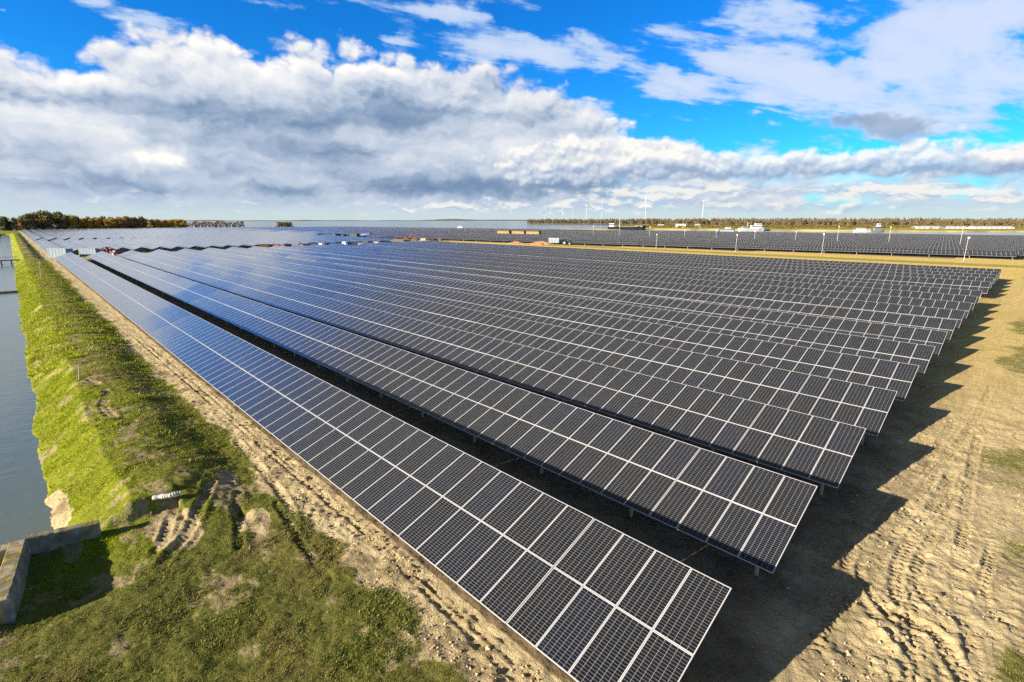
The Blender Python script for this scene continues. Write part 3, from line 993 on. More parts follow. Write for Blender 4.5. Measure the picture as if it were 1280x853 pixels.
def panel_places(cols, seed):
    """position, extra tilt of every panel of a row (two rows of panels)"""
    r = np.random.default_rng(seed)
    out = []
    nt = (max(cols) + TABLE) // TABLE + 2
    tj = r.normal(0, 0.0035, (nt, 2))
    for k in cols:
        tix = (k + TABLE - 4) // TABLE
        for h in (0, 1):
            s = ML / 2 + 0.004 + h * (ML + 0.016)
            jx, jy = tj[tix] + r.normal(0, 0.0014, 2)
            out.append((col_x(k), s * math.cos(TILT), ZB + s * math.sin(TILT), jx, jy))
    return out


def merged_panels(name, cols, seed):
    pl = panel_places(cols, seed)
    n = len(pl)
    nv, nf = len(PV), len(PF)
    V = np.empty((n, nv, 3))
    for i, (x, y, z, jx, jy) in enumerate(pl):
        V[i] = PV @ tilt_frame(jx, jy).T + (x, y, z)
    Fc = (PF[None] + (np.arange(n) * nv)[:, None, None]).reshape(-1, 4)
    return np_mesh(name, V.reshape(-1, 3), Fc, PMATS, uv=np.tile(PU.reshape(-1, 2), (n, 1)), mi=np.tile(PM, n))


def support_mesh(x0, x1, step, parts):
    """posts, rafters and rails between x0 and x1"""
    mb = MB()
    ct, sn = math.cos(TILT), math.sin(TILT)
    if 'rail' in parts:
        for s in (0.55, 1.50, 2.58, 3.52):
            mb.box(((x0 + x1) / 2, s * ct + 0.075 * sn, ZB + s * sn - 0.078 * ct), (abs(x1 - x0), 0.05, 0.07), rx=TILT)
    x = x0
    while x >= x1 - 0.01:
        if 'post' in parts:
            for s, zz in ((0.85, 0.0), (3.05, 0.0)):
                top = ZB + s * sn - 0.17
                mb.box((x, s * ct + 0.05, (top - 0.35) / 2), (0.09, 0.11, top + 0.35), mi=0)
        if 'rafter' in parts:
            mb.box((x, 2.0 * ct + 0.155 * sn, ZB + 2.0 * sn - 0.155 * ct), (0.06, 3.7, 0.085), rx=TILT, mi=0)
        x -= step
    return mb


NCOL = 180
LAST = col_x(NCOL - 1) - CW / 2
near_sup_post = None
rail_me = support_mesh(-0.05, LAST + 0.05, 1e9, ('rail',)).mesh('rail', M['steel'])
raf_me = support_mesh(-0.7, LAST + 0.3, 4.77, ('rafter',)).mesh('rafter', M['steel'])
post_rest_me = support_mesh(-0.7 - 4.77 * 8, LAST + 0.3, 4.77, ('post',)).mesh('post', M['timber'])
mbp = MB()
mbp.box((0, 0, 0), (0.09, 0.11, 1.0))
ORD = ['first', 'second', 'third', 'fourth', 'fifth', 'sixth', 'seventh', 'eighth', 'ninth', 'tenth', 'eleventh', 'twelfth', 'thirteenth',
       'fourteenth', 'fifteenth', 'sixteenth', 'seventeenth', 'eighteenth', 'nineteenth', 'twentieth']


def ordinal(n):
    if n < 20:
        return ORD[n]
    tens = {20: 'twenty', 30: 'thirty', 40: 'forty'}
    t, u = (n + 1) // 10 * 10, (n + 1) % 10
    if n + 1 == 20:
        return 'twentieth'
    return {20: 'twentieth', 30: 'thirtieth', 40: 'fortieth'}[t] if u == 0 else tens[t] + '-' + ORD[u - 1]


post_meshes = {}


def post_part(parent, x, s):
    top = ZB + s * math.sin(TILT) - 0.17
    key = round(s, 2)
    if key not in post_meshes:
        mb = MB()
        mb.box((0, 0, (top - 0.35) / 2), (0.09, 0.11, top + 0.35))
        post_meshes[key] = mb.mesh('post', M['timber'])
    return link('post', post_meshes[key], parent, (x, s * math.cos(TILT) + 0.05, 0))


rest_variants = [merged_panels('panel_field', list(range(50, NCOL)), 100 + v) for v in range(4)]
LONG_GROUP = 'long solar panel rows between the grass bank and the yellow strip'
row_slots = [k for k in range(18) if k != 12]
for n, k in enumerate(row_slots):
    if n == 0:
        lab = 'front row of dark solar panels beside the sandy strip and grass bank'
    elif n == len(row_slots) - 1:
        lab = 'last dark solar panel row before the yellow strip, shortest strip of glass showing'
    elif k == 11:
        lab = 'twelfth dark solar panel row, last one before the small gap in the block'
    elif k == 13:
        lab = 'dark solar panel row just behind the small gap, both panel tiers showing'
    else:
        lab = '%s dark solar panel row counted from the sandy strip by the grass bank' % ordinal(n)
    root = thing('solar_panel_row', lab, 'solar panels', (-0.0185 * min(k, 12) + (0.1 if k > 12 else 0), PITCH * k, 0), 0, LONG_GROUP)
    for (x, y, z, jx, jy) in panel_places(list(range(50)), 900 + k):
        p = link('panel', panel_me, root, (x, y, z))
        p.rotation_euler = (Matrix.Rotation(TILT + jx, 3, 'X') @ Matrix.Rotation(jy, 3, 'Y')).to_euler()
    tag(link('panel', rest_variants[n % 4], root), kind='stuff')
    for q in range(8):
        for s in (0.85, 3.05):
            post_part(root, -0.7 - 4.77 * q, s)
    tag(link('post', post_rest_me, root), kind='stuff')
    link('rail', rail_me, root)
    link('rafter', raf_me, root)


# ---- the blocks further off: every row a thing of its own, one sheet of panels on its frame
def far_row_mesh(ncol, seed):
    a = merged_panels('panel', list(range(ncol)), seed)
    return a


def far_rows(name_group, meshes, place, count, label, sup):
    for j in range(count):
        (x, y), rz = place(j)
        r = thing('solar_panel_row', label(j), 'solar panels', (x, y, 0), rz, name_group)
        link('panel', meshes[j % len(meshes)], r)
        link('support_frame', sup, r)


def far_support(ncol):
    L = ncol * CW + 1.0
    return support_mesh(-0.6, -L + 0.8, 9.6, ('post', 'rail')).mesh('support_frame', M['steel'])


mA = [far_row_mesh(117, 300 + v) for v in range(2)]
sA = far_support(117)
far_rows('pale solar panel rows beyond the cross track', mA, lambda j: ((-222.0, -0.25 + 5.75 * j), 0.0), 23,
         lambda j: '%s pale shining solar panel row beyond the cross track, counted from the canal' % ordinal(j).capitalize() if j else 'pale shining solar panel row beyond the cross track, right behind the blue grey container', sA)
mB = [far_row_mesh(360, 310)]
sB = far_support(360)
far_rows('distant pale solar panel rows before the tree belt', mB, lambda j: ((-361.0, -0.25 + 5.75 * j), 0.0), 30,
         lambda j: '%s distant pale solar panel row before the golden tree belt, counted from the canal' % ordinal(j).capitalize(), sB)

BROT = math.radians(8.0)
BO = Vector((0.0, 202.0))
bx, by = Vector((math.cos(BROT), math.sin(BROT))), Vector((-math.sin(BROT), math.cos(BROT)))


def back(xp, yp):
    p = BO + bx * xp + by * yp
    return (p.x, p.y)


mC = [far_row_mesh(300, 320)]
sC = far_support(300)
far_rows('dark solar panel rows behind the yellow strip', mC, lambda j: (back(min(2.4 * j, 66.0), PITCH * j), BROT), 33,
         lambda j: '%s dark solar panel row behind the yellow strip, counted from the strip' % ordinal(j).capitalize(), sC)
mD = [far_row_mesh(400, 330)]
sD = far_support(400)
far_rows('blue shining solar panel rows between the sand track and the lake', mD, lambda j: (back(-331.0 + min(2.4 * j, 66.0), PITCH * j + 2), BROT), 33,
         lambda j: '%s blue shining solar panel row behind the sand track end, counted from the track' % ordinal(j).capitalize(), sD)

# ================================================================ grass (uncountable)
def build_grass():
    r = np.random.default_rng(5)
    out_v, out_c = [], []

    def field(n, x0, x1, y0, y1, size, keep, lushk, power=1.0):
        x = x0 + (x1 - x0) * r.random(n) ** power
        y = y0 + (y1 - y0) * r.random(n)
        c = ground_at(x, y, GGRASS)
        lu = ground_at(x, y, GLUSH)
        dens = fbm(x * 1.1, y * 1.1, 91, 4)
        k = (c + 0.9 * (dens - 0.5) + 0.5 * (r.random(n) - 0.5)) > keep
        x, y, lu, dens = x[k], y[k], lu[k], dens[k]
        z = ground_at(x, y)
        k = z > -0.92
        x, y, lu, dens, z = x[k], y[k], lu[k], dens[k], z[k]
        m = len(x)
        for b in range(2):
            s = size * (0.4 + 0.9 * r.random(m) ** 1.5) * (0.8 + 0.6 * sst(dens, 0.45, 0.7))
            a = r.random(m) * 2 * math.pi
            w = s * (0.12 + 0.18 * r.random(m))
            lean = s * (0.3 + 0.8 * r.random(m))
            la = r.random(m) * 2 * math.pi
            ox = x + (r.random(m) - 0.5) * size
            oy = y + (r.random(m) - 0.5) * size
            P0 = np.stack([ox - np.cos(a) * w, oy - np.sin(a) * w, z - 0.02], -1)
            P1 = np.stack([ox + np.cos(a) * w, oy + np.sin(a) * w, z - 0.02], -1)
            P2 = np.stack([ox + np.cos(la) * lean, oy + np.sin(la) * lean, z + s * (0.5 + 0.5 * r.random(m))], -1)
            out_v.append(np.stack([P0, P1, P2], 1).reshape(-1, 3))
            tn = fbm(x * 0.45 + 3, y * 0.45, 95, 4)[:, None]
            dry = (r.random(m) < 0.12 + 0.6 * sst(tn[:, 0], 0.42, 0.62))[:, None]
            dull = np.array([0.20, 0.225, 0.06]) * (0.55 + 0.9 * r.random((m, 1)))
            brt = np.array([0.36, 0.42, 0.022]) * (0.6 + 0.8 * r.random((m, 1)))
            lk = np.clip((lu * 1.1 + 0.22 * (x < -21)) * lushk + 0.25 * (r.random(m) - 0.5), 0, 1)[:, None]
            col = dull * (1 - lk) + brt * lk
            straw = np.array([0.36, 0.28, 0.12]) * (0.6 + 0.7 * r.random((m, 1)))
            col = np.where(dry & (r.random((m, 1)) > lk * 0.6), straw, col)
            out_c.append(np.repeat(np.concatenate([col, np.ones((m, 1))], -1), 3, 0))
    field(150000, -24, 1, -10.5, -0.2, 0.05, 0.46, 1.0)
    field(110000, -19, -2, -9.5, -0.4, 0.05, 0.46, 1.0)
    field(110000, -50, -22, -9.0, -0.6, 0.075, 0.44, 1.0)
    field(60000, -200, -48, -9.0, -0.6, 0.2, 0.45, 1.0, 0.6)
    field(40000, 0.8, 7, 5, 40, 0.045, 0.42, 0.3)
    field(3500, -40, -3, -9.0, -0.8, 0.10, 0.45, 1.0)
    field(6000, -150, -24, -9.0, -0.8, 0.17, 0.45, 1.0)
    V = np.concatenate(out_v)
    Cc = np.concatenate(out_c)
    Fc = np.arange(len(V)).reshape(-1, 3)
    me = np_mesh('grass', V, Fc, M['grass'], cols=[('tone', 'POINT', Cc)])
    tag(link('grass', me), 'short tufted grass on the canal bank and trodden lawn', 'grass', kind='stuff')


build_grass()


# ================================================================ culvert of old concrete at the canal's end
def build_culvert():
    root = thing('culvert_headwall', 'weathered lichen stained concrete culvert walls at the canal end', 'culvert', (0, 0, 0))
    top = 0.68

    def wall(name, a, b, th, z0a, za, zb, side=1, label=None):
        a, b = Vector((*a, 0)), Vector((*b, 0))
        d = (b - a).normalized()
        nrm = Vector((-d.y, d.x, 0)) * side
        n = 14
        mb = MB()
        rr = random.Random(name + str(a.x))
        rows = []
        for i in range(n + 1):
            t = i / n
            p = a + (b - a) * t
            zt = za + (zb - za) * t + (rr.random() - 0.5) * 0.025
            c = 0.03
            j = (rr.random() - 0.5) * 0.02
            prof = [p + nrm * j + Vector((0, 0, z0a)), p + nrm * j + Vector((0, 0, zt - c)), p + nrm * (c + j) + Vector((0, 0, zt)),
                    p + nrm * (th - c) + Vector((0, 0, zt + j * 0.5)), p + nrm * th + Vector((0, 0, zt - c)), p + nrm * th + Vector((0, 0, z0a))]
            rows.append(prof)
        vs = [q for pr in rows for q in pr]
        fs = []
        for i in range(n):
            for k in range(6):
                k2 = (k + 1) % 6
                fs.append((i * 6 + k, i * 6 + k2, (i + 1) * 6 + k2, (i + 1) * 6 + k))
        fs.append(tuple(range(6)))
        fs.append(tuple(n * 6 + k for k in reversed(range(6))))
        mb.face_block(vs, fs)
        o = mb.build(name, M['concrete'], root)
        if label:
            tag(o, label)
        return o
    A, B = (-18.75, -9.05), (-15.25, -9.5)
    wall('side_wall', A, B, 0.45, -1.8, top, top - 0.02, -1)
    wall('wing_wall', (-18.75, -9.047), (-18.48, -7.15), 0.32, -0.8, top - 0.02, 0.52, 1)
    wall('end_wall', (-18.80, -9.053), (-19.6, -15.0), 0.45, -1.8, top - 0.004, top, 1)
    wall('end_wall', (-15.70, -9.503), (-16.2, -15.0), 0.45, -1.8, top - 0.026, top, 1)
    return root


build_culvert()

# the broken white drain pipe lying by the wing wall
mb = MB()
pts = [(-19.15, -5.35, 0.53), (-19.00, -5.12, 0.55), (-18.78, -4.85, 0.58), (-18.74, -4.50, 0.56)]
n = 26
P = []
for i in range(n):
    t = i / (n - 1) * 3
    k = min(int(t), 2)
    P.append(Vector(pts[k]).lerp(Vector(pts[k + 1]), t - k))
vs, fs = [], []
for i, p in enumerate(P):
    rr = 0.115 + (0.007 if i % 2 else -0.004) + 0.012 * math.sin(i * 0.7)
    d = (P[min(i + 1, n - 1)] - P[max(i - 1, 0)]).normalized()
    u = d.cross(Vector((0, 0, 1))).normalized()
    w2 = u.cross(d)
    for k in range(12):
        a = 2 * math.pi * k / 12
        vs.append(p + (u * math.cos(a) + w2 * math.sin(a) * 0.8) * rr)
for i in range(n - 1):
    for k in range(12):
        fs.append((i * 12 + k, i * 12 + (k + 1) % 12, (i + 1) * 12 + (k + 1) % 12, (i + 1) * 12 + k))
mb.face_block(vs, fs)
tag(mb.build('drain_pipe', M['pipe']), 'short bent piece of white ribbed drain pipe lying on the grass', 'pipe')

# dry stalks on the bank
for (x, y, h, lx, lab) in [(-40.6, -6.0, 1.1, -0.5, 'thin dry stalk leaning on the bright grass slope'), (-129.0, -4.9, 3.2, -0.9, 'tall bare pale shrub standing on the bank far from the culvert')]:
    z = float(ground_at(x, y))
    mb = MB()
    rr = random.Random(int(-x))
    mb.tube([(0, 0, -0.1), (lx * 0.4, 0.1, h * 0.5), (lx, 0.2, h)], 0.03 + h * 0.008, 6, r2=0.012)
    for q in range(14 if h > 2 else 4):
        t = 0.25 + 0.7 * rr.random()
        a = rr.random() * 6.28
        b0 = Vector((lx * t, 0.2 * t, h * t))
        mb.tube([b0, b0 + Vector((math.cos(a) * h * 0.22, math.sin(a) * h * 0.22, h * 0.16))], 0.012 + h * 0.004, 4, r2=0.006)
    tag(mb.build('dry_shrub', M['drystalk'], None, (x, y, z)), lab, 'shrub')

# loose clods and stones
for i in range(46):
    if i < 30:
        x, y = -26 + 23 * random.random(), -1.1 + 1.2 * random.random()
    else:
        x, y = 0.6 + 3.6 * random.random(), 5.5 + 16 * random.random()
    rr = 0.03 + 0.06 * random.random() ** 2
    import bmesh
    bm = bmesh.new()
    bmesh.ops.create_icosphere(bm, subdivisions=2, radius=rr)
    for v in bm.verts:
        v.co *= 0.7 + 0.55 * random.random()
        v.co.z *= 0.75
    me = bpy.data.meshes.new('clod')
    bm.to_mesh(me)
    bm.free()
    me.materials.append(M['debris'] if i % 3 else M['drystalk'])
    o = link('clod', me, None, (x, y, float(ground_at(x, y)) + rr * 0.4), random.random() * 6)
    tag(o, 'small earth clod lying on the bare sand beside the solar rows', 'clod', 'earth clods on the bare sand')


def loose_clods():
    r = np.random.default_rng(12)
    n = 9000
    x = np.where(r.random(n) < 0.45, -30 + 29.5 * r.random(n) ** 0.7, 0.2 + 6.0 * r.random(n))
    y = np.where(x < 0, -1.7 + 2.0 * r.random(n), 5 + 26 * r.random(n) ** 1.5)
    k = (ground_at(x, y, GGRASS) < 0.35) & (fbm(x * 0.9, y * 0.9, 33, 3) + 0.25 * (r.random(n) - 0.5) > 0.48)
    x, y = x[k], y[k]
    n = len(x)
    z = ground_at(x, y)
    oct_v = np.array([(1, 0, 0), (0, 1, 0), (-1, 0, 0), (0, -1, 0), (0, 0, 1), (0, 0, -1)], float)
    oct_f = np.array([(0, 1, 4), (1, 2, 4), (2, 3, 4), (3, 0, 4), (1, 0, 5), (2, 1, 5), (3, 2, 5), (0, 3, 5)])
    s = 0.010 + 0.042 * r.random(n) ** 4
    V = oct_v[None] * s[:, None, None] * (0.6 + 0.8 * r.random((n, 6, 1))) * np.array([1.15, 1.15, 0.8])
    a = r.random(n) * 6.28
    ca, sa = np.cos(a)[:, None], np.sin(a)[:, None]
    V = np.stack([V[..., 0] * ca - V[..., 1] * sa, V[..., 0] * sa + V[..., 1] * ca, V[..., 2]], -1)
    V += np.stack([x, y, z + s * 0.3], -1)[:, None]
    Fc = (oct_f[None] + (np.arange(n) * 6)[:, None, None]).reshape(-1, 3)
    M['clods'] = mat('crumbled_earth', (0.30, 0.23, 0.13), 0.95, 0.0, 0.45, 4.0, 0.1, tint=(0.46, 0.37, 0.23))
    tag(link('loose_crumbs', np_mesh('loose_crumbs', V.reshape(-1, 3), Fc, M['clods'])), 'loose crumbs of earth strewn over the bare sand', 'earth crumbs', kind='stuff')


loose_clods()

# two low dams across the canal
for (x, w, lab, cat, zt) in [(-203.0, 2.6, 'dark concrete footbridge over the canal near the blue grey container', 'bridge', 0.25), (-120.6, 0.8, 'thin low plank weir across the canal between culvert and footbridge', 'weir', -0.72)]:
    root = thing('canal_bridge' if w > 1 else 'canal_weir', lab, cat, (x, -11.5, 0))
    mb = MB()
    mb.box((0, 0.6, zt - 0.15), (w, 7.6, 0.3))
    mb.build('deck', M['concrete'], root)
    mb = MB()
    for yy in (-1.8, 0.5, 2.6):
        mb.box((0, yy, zt - 1.5), (w * 0.7, 0.3, 2.4))
    mb.build('pier', M['grey'], root)
    if w > 1:
        mb = MB()
        for sx in (-1, 1):
            for yy in (-3, -1, 1, 3):
                mb.box((sx * (w / 2 - 0.06), yy + 0.6, zt + 0.35), (0.05, 0.05, 0.7))
            mb.box((sx * (w / 2 - 0.06), 0.6, zt + 0.72), (0.05, 7.2, 0.05))
        mb.build('railing', M['grey'], root)


# ================================================================ site containers and machines on the cross track
def container(x, y, rz, label, m, L=6.06, H=2.6, Wd=2.44, group=None, z=0.0, top=None):
    root = thing('container', label, 'container', (x, y, z), rz, group)
    mb = MB()
    # ribbed walls
    n = int(L / 0.28)
    for sy in (-1, 1):
        vs, fs = [], []
        for i in range(n + 1):
            xx = -L / 2 + 0.1 + (L - 0.2) * i / n
            d = 0.035 if (i // 2) % 2 else 0.0
            vs += [(xx, sy * (Wd / 2 - 0.02 - d), 0.15), (xx, sy * (Wd / 2 - 0.02 - d), H - 0.1)]
        for i in range(n):
            f = (2 * i, 2 * i + 2, 2 * i + 3, 2 * i + 1)
            fs.append(f if sy < 0 else tuple(reversed(f)))
        mb.face_block(vs, fs)
    mb.box((L / 2 - 0.06, 0, H / 2), (0.08, Wd - 0.1, H - 0.2))
    mb.box((-L / 2 + 0.06, 0, H / 2), (0.08, Wd - 0.1, H - 0.2))
    mb.box((0, 0, H - 0.08), (L - 0.1, Wd - 0.06, 0.06))
    mb.build('wall', m, root)
    mb = MB()
    for sx in (-1, 1):
        for sy in (-1, 1):
            mb.box((sx * (L / 2 - 0.07), sy * (Wd / 2 - 0.07), H / 2), (0.14, 0.14, H))
    for sy in (-1, 1):
        for zz in (0.09, H - 0.06):
            mb.box((0, sy * (Wd / 2 - 0.06), zz), (L - 0.28, 0.12, 0.12))
    mb.build('frame', top or m, root)
    mb = MB()
    for s in (-1, 1):
        mb.box((L / 2 + 0.005, s * Wd * 0.24, H / 2), (0.05, Wd * 0.44, H - 0.35))
        mb.box((L / 2 + 0.045, s * Wd * 0.24, H / 2), (0.03, 0.04, H - 0.4))
    mb.build('door', m, root)
    return root


def wheel(mb, x, y, r, w):
    mb.tube([(x, y - w / 2, r), (x, y + w / 2, r)], r, 14)


container(-211.5, 2.6, math.radians(40), 'pale blue grey container standing across the end of the front row', M['bluec'], 6.4, 2.7, 2.44, 'blue grey containers', top=M['cyan'])
container(-211.5, 10.0, math.radians(40), 'second blue grey container between the first one and the red loader', M['bluec'], 6.06, 2.5, 2.44, 'blue grey containers')


def loader(x, y, rz, label, body, k=1.0):
    root = thing('telescopic_loader', label, 'loader', (x, y, 0), rz)
    mb = MB()
    mb.box((0, 0, 0.95 * k), (4.4 * k, 1.5 * k, 0.7 * k), taper=0.94)
    mb.box((-1.3 * k, 0, 1.5 * k), (1.4 * k, 1.4 * k, 0.5 * k), taper=0.85)
    mb.build('chassis', body, root)
    mb = MB()
    mb.box((0.2 * k, 0.35 * k, 1.85 * k), (1.3 * k, 0.8 * k, 1.2 * k), taper=0.82)
    c = mb.build('cab', body, root)
    mb = MB()
    mb.box((0.2 * k, 0.35 * k, 1.95 * k), (1.22 * k, 0.84 * k, 0.72 * k), taper=0.88)
    mb.build('window', M['glass'], c)
    for sx in (-1, 1):
        for sy in (-1, 1):
            mb = MB()
            wheel(mb, sx * 1.4 * k, sy * 0.9 * k, 0.6 * k, 0.42 * k)
            o = mb.build('wheel', M['dark'], root)
            mb = MB()
            wheel(mb, sx * 1.4 * k, sy * 1.12 * k, 0.3 * k, 0.06)
            q = mb.build('rim', M['white'], o, (0, 0, 0.3 * k))
    mb = MB()
    mb.box((0.6 * k, -0.5 * k, 2.0 * k), (5.2 * k, 0.35 * k, 0.4 * k), ry=-0.22)
    b = mb.build('boom', body, root)
    mb = MB()
    mb.box((3.3 * k, -0.45 * k, 2.3 * k), (0.12, 1.6 * k, 1.0 * k))
    for s in (-0.5, 0.5):
        mb.box((3.9 * k, -0.45 * k + s * k, 1.86 * k), (1.2 * k, 0.12, 0.08))
    mb.build('fork', M['grey'], b)
    return root


loader(-207.0, 15.4, math.radians(205), 'red telescopic loader parked on the cross track beside the blue grey containers', M['red'])
# faded red lifting frame beside it
root = thing('lifting_frame', 'faded red lattice lifting frame between the container and the red loader', 'frame', (-208.5, 12.2, 0), math.radians(40))
mb = MB()
for a, b in [((-2.4, 0, 0), (-2.4, 0, 2.3)), ((2.4, 0, 0), (2.4, 0, 2.3)), ((-2.4, 0, 2.3), (2.4, 0, 2.3)), ((-2.4, 0, 0.3), (2.4, 0, 0.3))]:
    mb.tube([a, b], 0.10, 6)
mb.build('frame', M['pink'], root)
mb = MB()
for a, b in [((-2.4, 0, 0.3), (0, 0, 2.3)), ((0, 0, 2.3), (2.4, 0, 0.3)), ((-1.2, 0, 1.3), (1.2, 0, 1.3))]:
    mb.tube([a, b], 0.07, 6)
mb.build('brace', M['pink'], root)


def pallet_stack(x, y, rz, label, m, s=(2.0, 1.1, 1.0), group='pallets along the cross track'):
    root = thing('pallet_stack', label, 'pallet', (x, y, 0), rz, group)
    mb = MB()
    for k in range(3):
        mb.box((0, (k - 1) * s[1] * 0.42, 0.06), (s[0], 0.12, 0.12))
    mb.box((0, 0, 0.14), (s[0], s[1], 0.035))
    mb.build('pallet', M['timber'], root)
    mb = MB()
    h = s[2]
    n = 3
    for k in range(n):
        mb.box((random.uniform(-0.05, 0.05), random.uniform(-0.05, 0.05), 0.165 + h * (k + 0.5) / n), (s[0] * 0.94, s[1] * 0.92, h / n - 0.02))
    mb.build('load', m, root)
    return root


clutter = [(-207, 63, 'debris'), (-206, 66.5, 'red'), (-208, 70, 'debris'), (-205, 74, 'pink'), (-209, 77, 'timber'), (-206, 81, 'green'), (-204, 84, 'white'), (-207, 86.5, 'debris'),
           (-205, 90, 'ochre'), (-206, 93.5, 'green'), (-208, 96.5, 'white'), (-204, 99, 'debris'), (-206, 102.5, 'grey'), (-207, 106, 'green'), (-205, 110, 'timber')]
cn = {'debris': 'brown', 'red': 'red', 'pink': 'faded red', 'timber': 'pale timber', 'green': 'dark green', 'white': 'white', 'ochre': 'ochre', 'grey': 'grey'}
seen = {}
for (x, y, mm) in clutter:
    seen[mm] = seen.get(mm, 0) + 1
    pallet_stack(x, y, random.uniform(0.3, 1.2), '%s %s stack of building material on the cross track, counted from the canal' % (ORD[seen[mm] - 1].capitalize(), cn[mm]), M[mm], (random.uniform(2.0, 3.4), 1.6, random.uniform(1.2, 2.2)))


def truck(x, y, rz, label, cabm, bodym, k=1.0):
    root = thing('truck', label, 'truck', (x, y, 0), rz)
    mb = MB()
    mb.box((2.6 * k, 0, 1.75 * k), (1.9 * k, 2.3 * k, 2.3 * k), taper=0.92)
    c = mb.build('cab', cabm, root)
    mb = MB()
    mb.box((3.2 * k, 0, 2.2 * k), (0.72 * k, 2.0 * k, 0.8 * k), taper=0.9)
    mb.build('windscreen', M['glass'], c)
    mb = MB()
    mb.box((-1.4 * k, 0, 2.0 * k), (5.6 * k, 2.4 * k, 2.2 * k))
    mb.build('cargo_box', bodym, root)
    mb = MB()
    mb.box((0, 0, 0.75 * k), (7.2 * k, 1.2 * k, 0.25 * k))
    mb.build('chassis', M['dark'], root)
    for xx in (2.6, -1.6, -2.9):
        for s in (-1, 1):
            mb = MB()
            wheel(mb, xx * k, s * 1.0 * k, 0.5 * k, 0.35 * k)
            mb.build('wheel', M['dark'], root)
    return root


truck(-300, 137.5, math.radians(120), 'white truck with dark load parked among the green containers', M['white'], M['green'])
container(-308, 144, math.radians(8), 'dark green container beside the white truck', M['green'], 7.0, 2.6)
container(-310.5, 154, math.radians(8), 'second dark green container next to the deep blue one', M['green'], 8.0, 2.8)
container(-311.5, 163, math.radians(20), 'deep blue container at the end of the green containers', M['navy'], 8.0, 2.9)


def excavator(x, y, rz, label, body):
    root = thing('excavator', label, 'excavator', (x, y, 0), rz)
    for s in (-1, 1):
        mb = MB()
        mb.prism([(-2.0, 0.3), (-1.6, 0.0), (1.6, 0.0), (2.0, 0.3), (1.8, 0.85), (-1.8, 0.85)], s * 0.75 - 0.3, s * 0.75 + 0.3)
        mb.build('track', M['dark'], root)
    mb = MB()
    mb.box((-0.6, 0, 1.5), (2.8, 2.3, 1.0), taper=0.92)
    mb.build('house', body, root)
    mb = MB()
    mb.box((0.6, 0.65, 2.2), (1.2, 0.95, 1.6), taper=0.9)
    c = mb.build('cab', body, root)
    mb = MB()
    mb.box((0.62, 0.65, 2.4), (1.24, 0.99, 0.8), taper=0.95)
    mb.build('window', M['glass'], c)
    mb = MB()
    mb.tube([(0.8, -0.2, 1.7), (2.0, -0.2, 3.6), (3.6, -0.2, 4.4)], 0.26, 6)
    b = mb.build('boom', body, root)
    mb = MB()
    mb.tube([(3.6, -0.2, 4.4), (4.6, -0.2, 2.0)], 0.2, 6)
    mb.build('stick', body, b)
    mb = MB()
    mb.prism([(4.3, 1.9), (4.9, 2.1), (5.0, 1.2), (4.3, 0.9), (3.9, 1.3)], -0.75, 0.35)
    mb.build('bucket', M['dark'], b)


excavator(-236.5, 146.5, math.radians(60), 'orange excavator at the end of the pale sand track', M['orange'])
for i, (x, y, mm, lab) in enumerate([(-232, 148.5, 'debris', 'dark rusty load on a pallet right beside the excavator'), (-229, 152, 'timber', 'pale timber load between the excavator and the dark crates'), (-225.5, 155.5, 'hull', 'black load on a pallet at the sand track edge'), (-223.5, 158.5, 'debris', 'brown load on a pallet, furthest along from the excavator')]):
    pallet_stack(x, y, 0.7, lab, M[mm], (3.0, 1.8, 1.7), 'pallets by the excavator')


def mound(name, x, y, rx, ry, h, label, m, rz=0.0):
    n, k = 28, 7
    vs, fs = [(0, 0, h)], []
    for i in range(1, k + 1):
        t = i / k
        for a in range(n):
            an = 2 * math.pi * a / n
            w = 1 + 0.16 * math.sin(3 * an + x) + 0.1 * math.sin(7 * an + y)
            vs.append((math.cos(an) * rx * t * w, math.sin(an) * ry * t * w, h * (1 - t) ** 0.8 * (0.85 + 0.3 * random.random()) - (0.2 if i == k else 0)))
    for a in range(n):
        fs.append((0, 1 + a, 1 + (a + 1) % n))
        for i in range(k - 1):
            p, q = 1 + i * n, 1 + (i + 1) * n
            fs.append((p + a, q + a, q + (a + 1) % n, p + (a + 1) % n))
    mb = MB()
    mb.face_block(vs, fs)
    return tag(mb.build(name, m, None, (x, y, 0), rz), label, 'sand heap')


M['sand'] = mat('heaped_sand', (0.40, 0.32, 0.20), 0.95, 0.0, 0.25, 0.8, 0.1, 0.5, 3.0)
M['clay'] = mat('reddish_clay', (0.38, 0.20, 0.12), 0.95, 0.0, 0.25, 0.8, 0.1, 0.5, 3.0)
mound('sand_heap', -224, 124, 2.6, 9.0, 1.5, 'long pale sand heap by the cross track end', M['sand'], math.radians(-30))
mound('sand_heap', -163, 174, 7, 3.0, 1.6, 'low reddish clay heap beside the pale blue trailer', M['clay'], math.radians(8))
mound('sand_heap', -176, 170, 5, 2.5, 1.2, 'small reddish clay heap along the sand track, away from the trailer', M['clay'], math.radians(8))

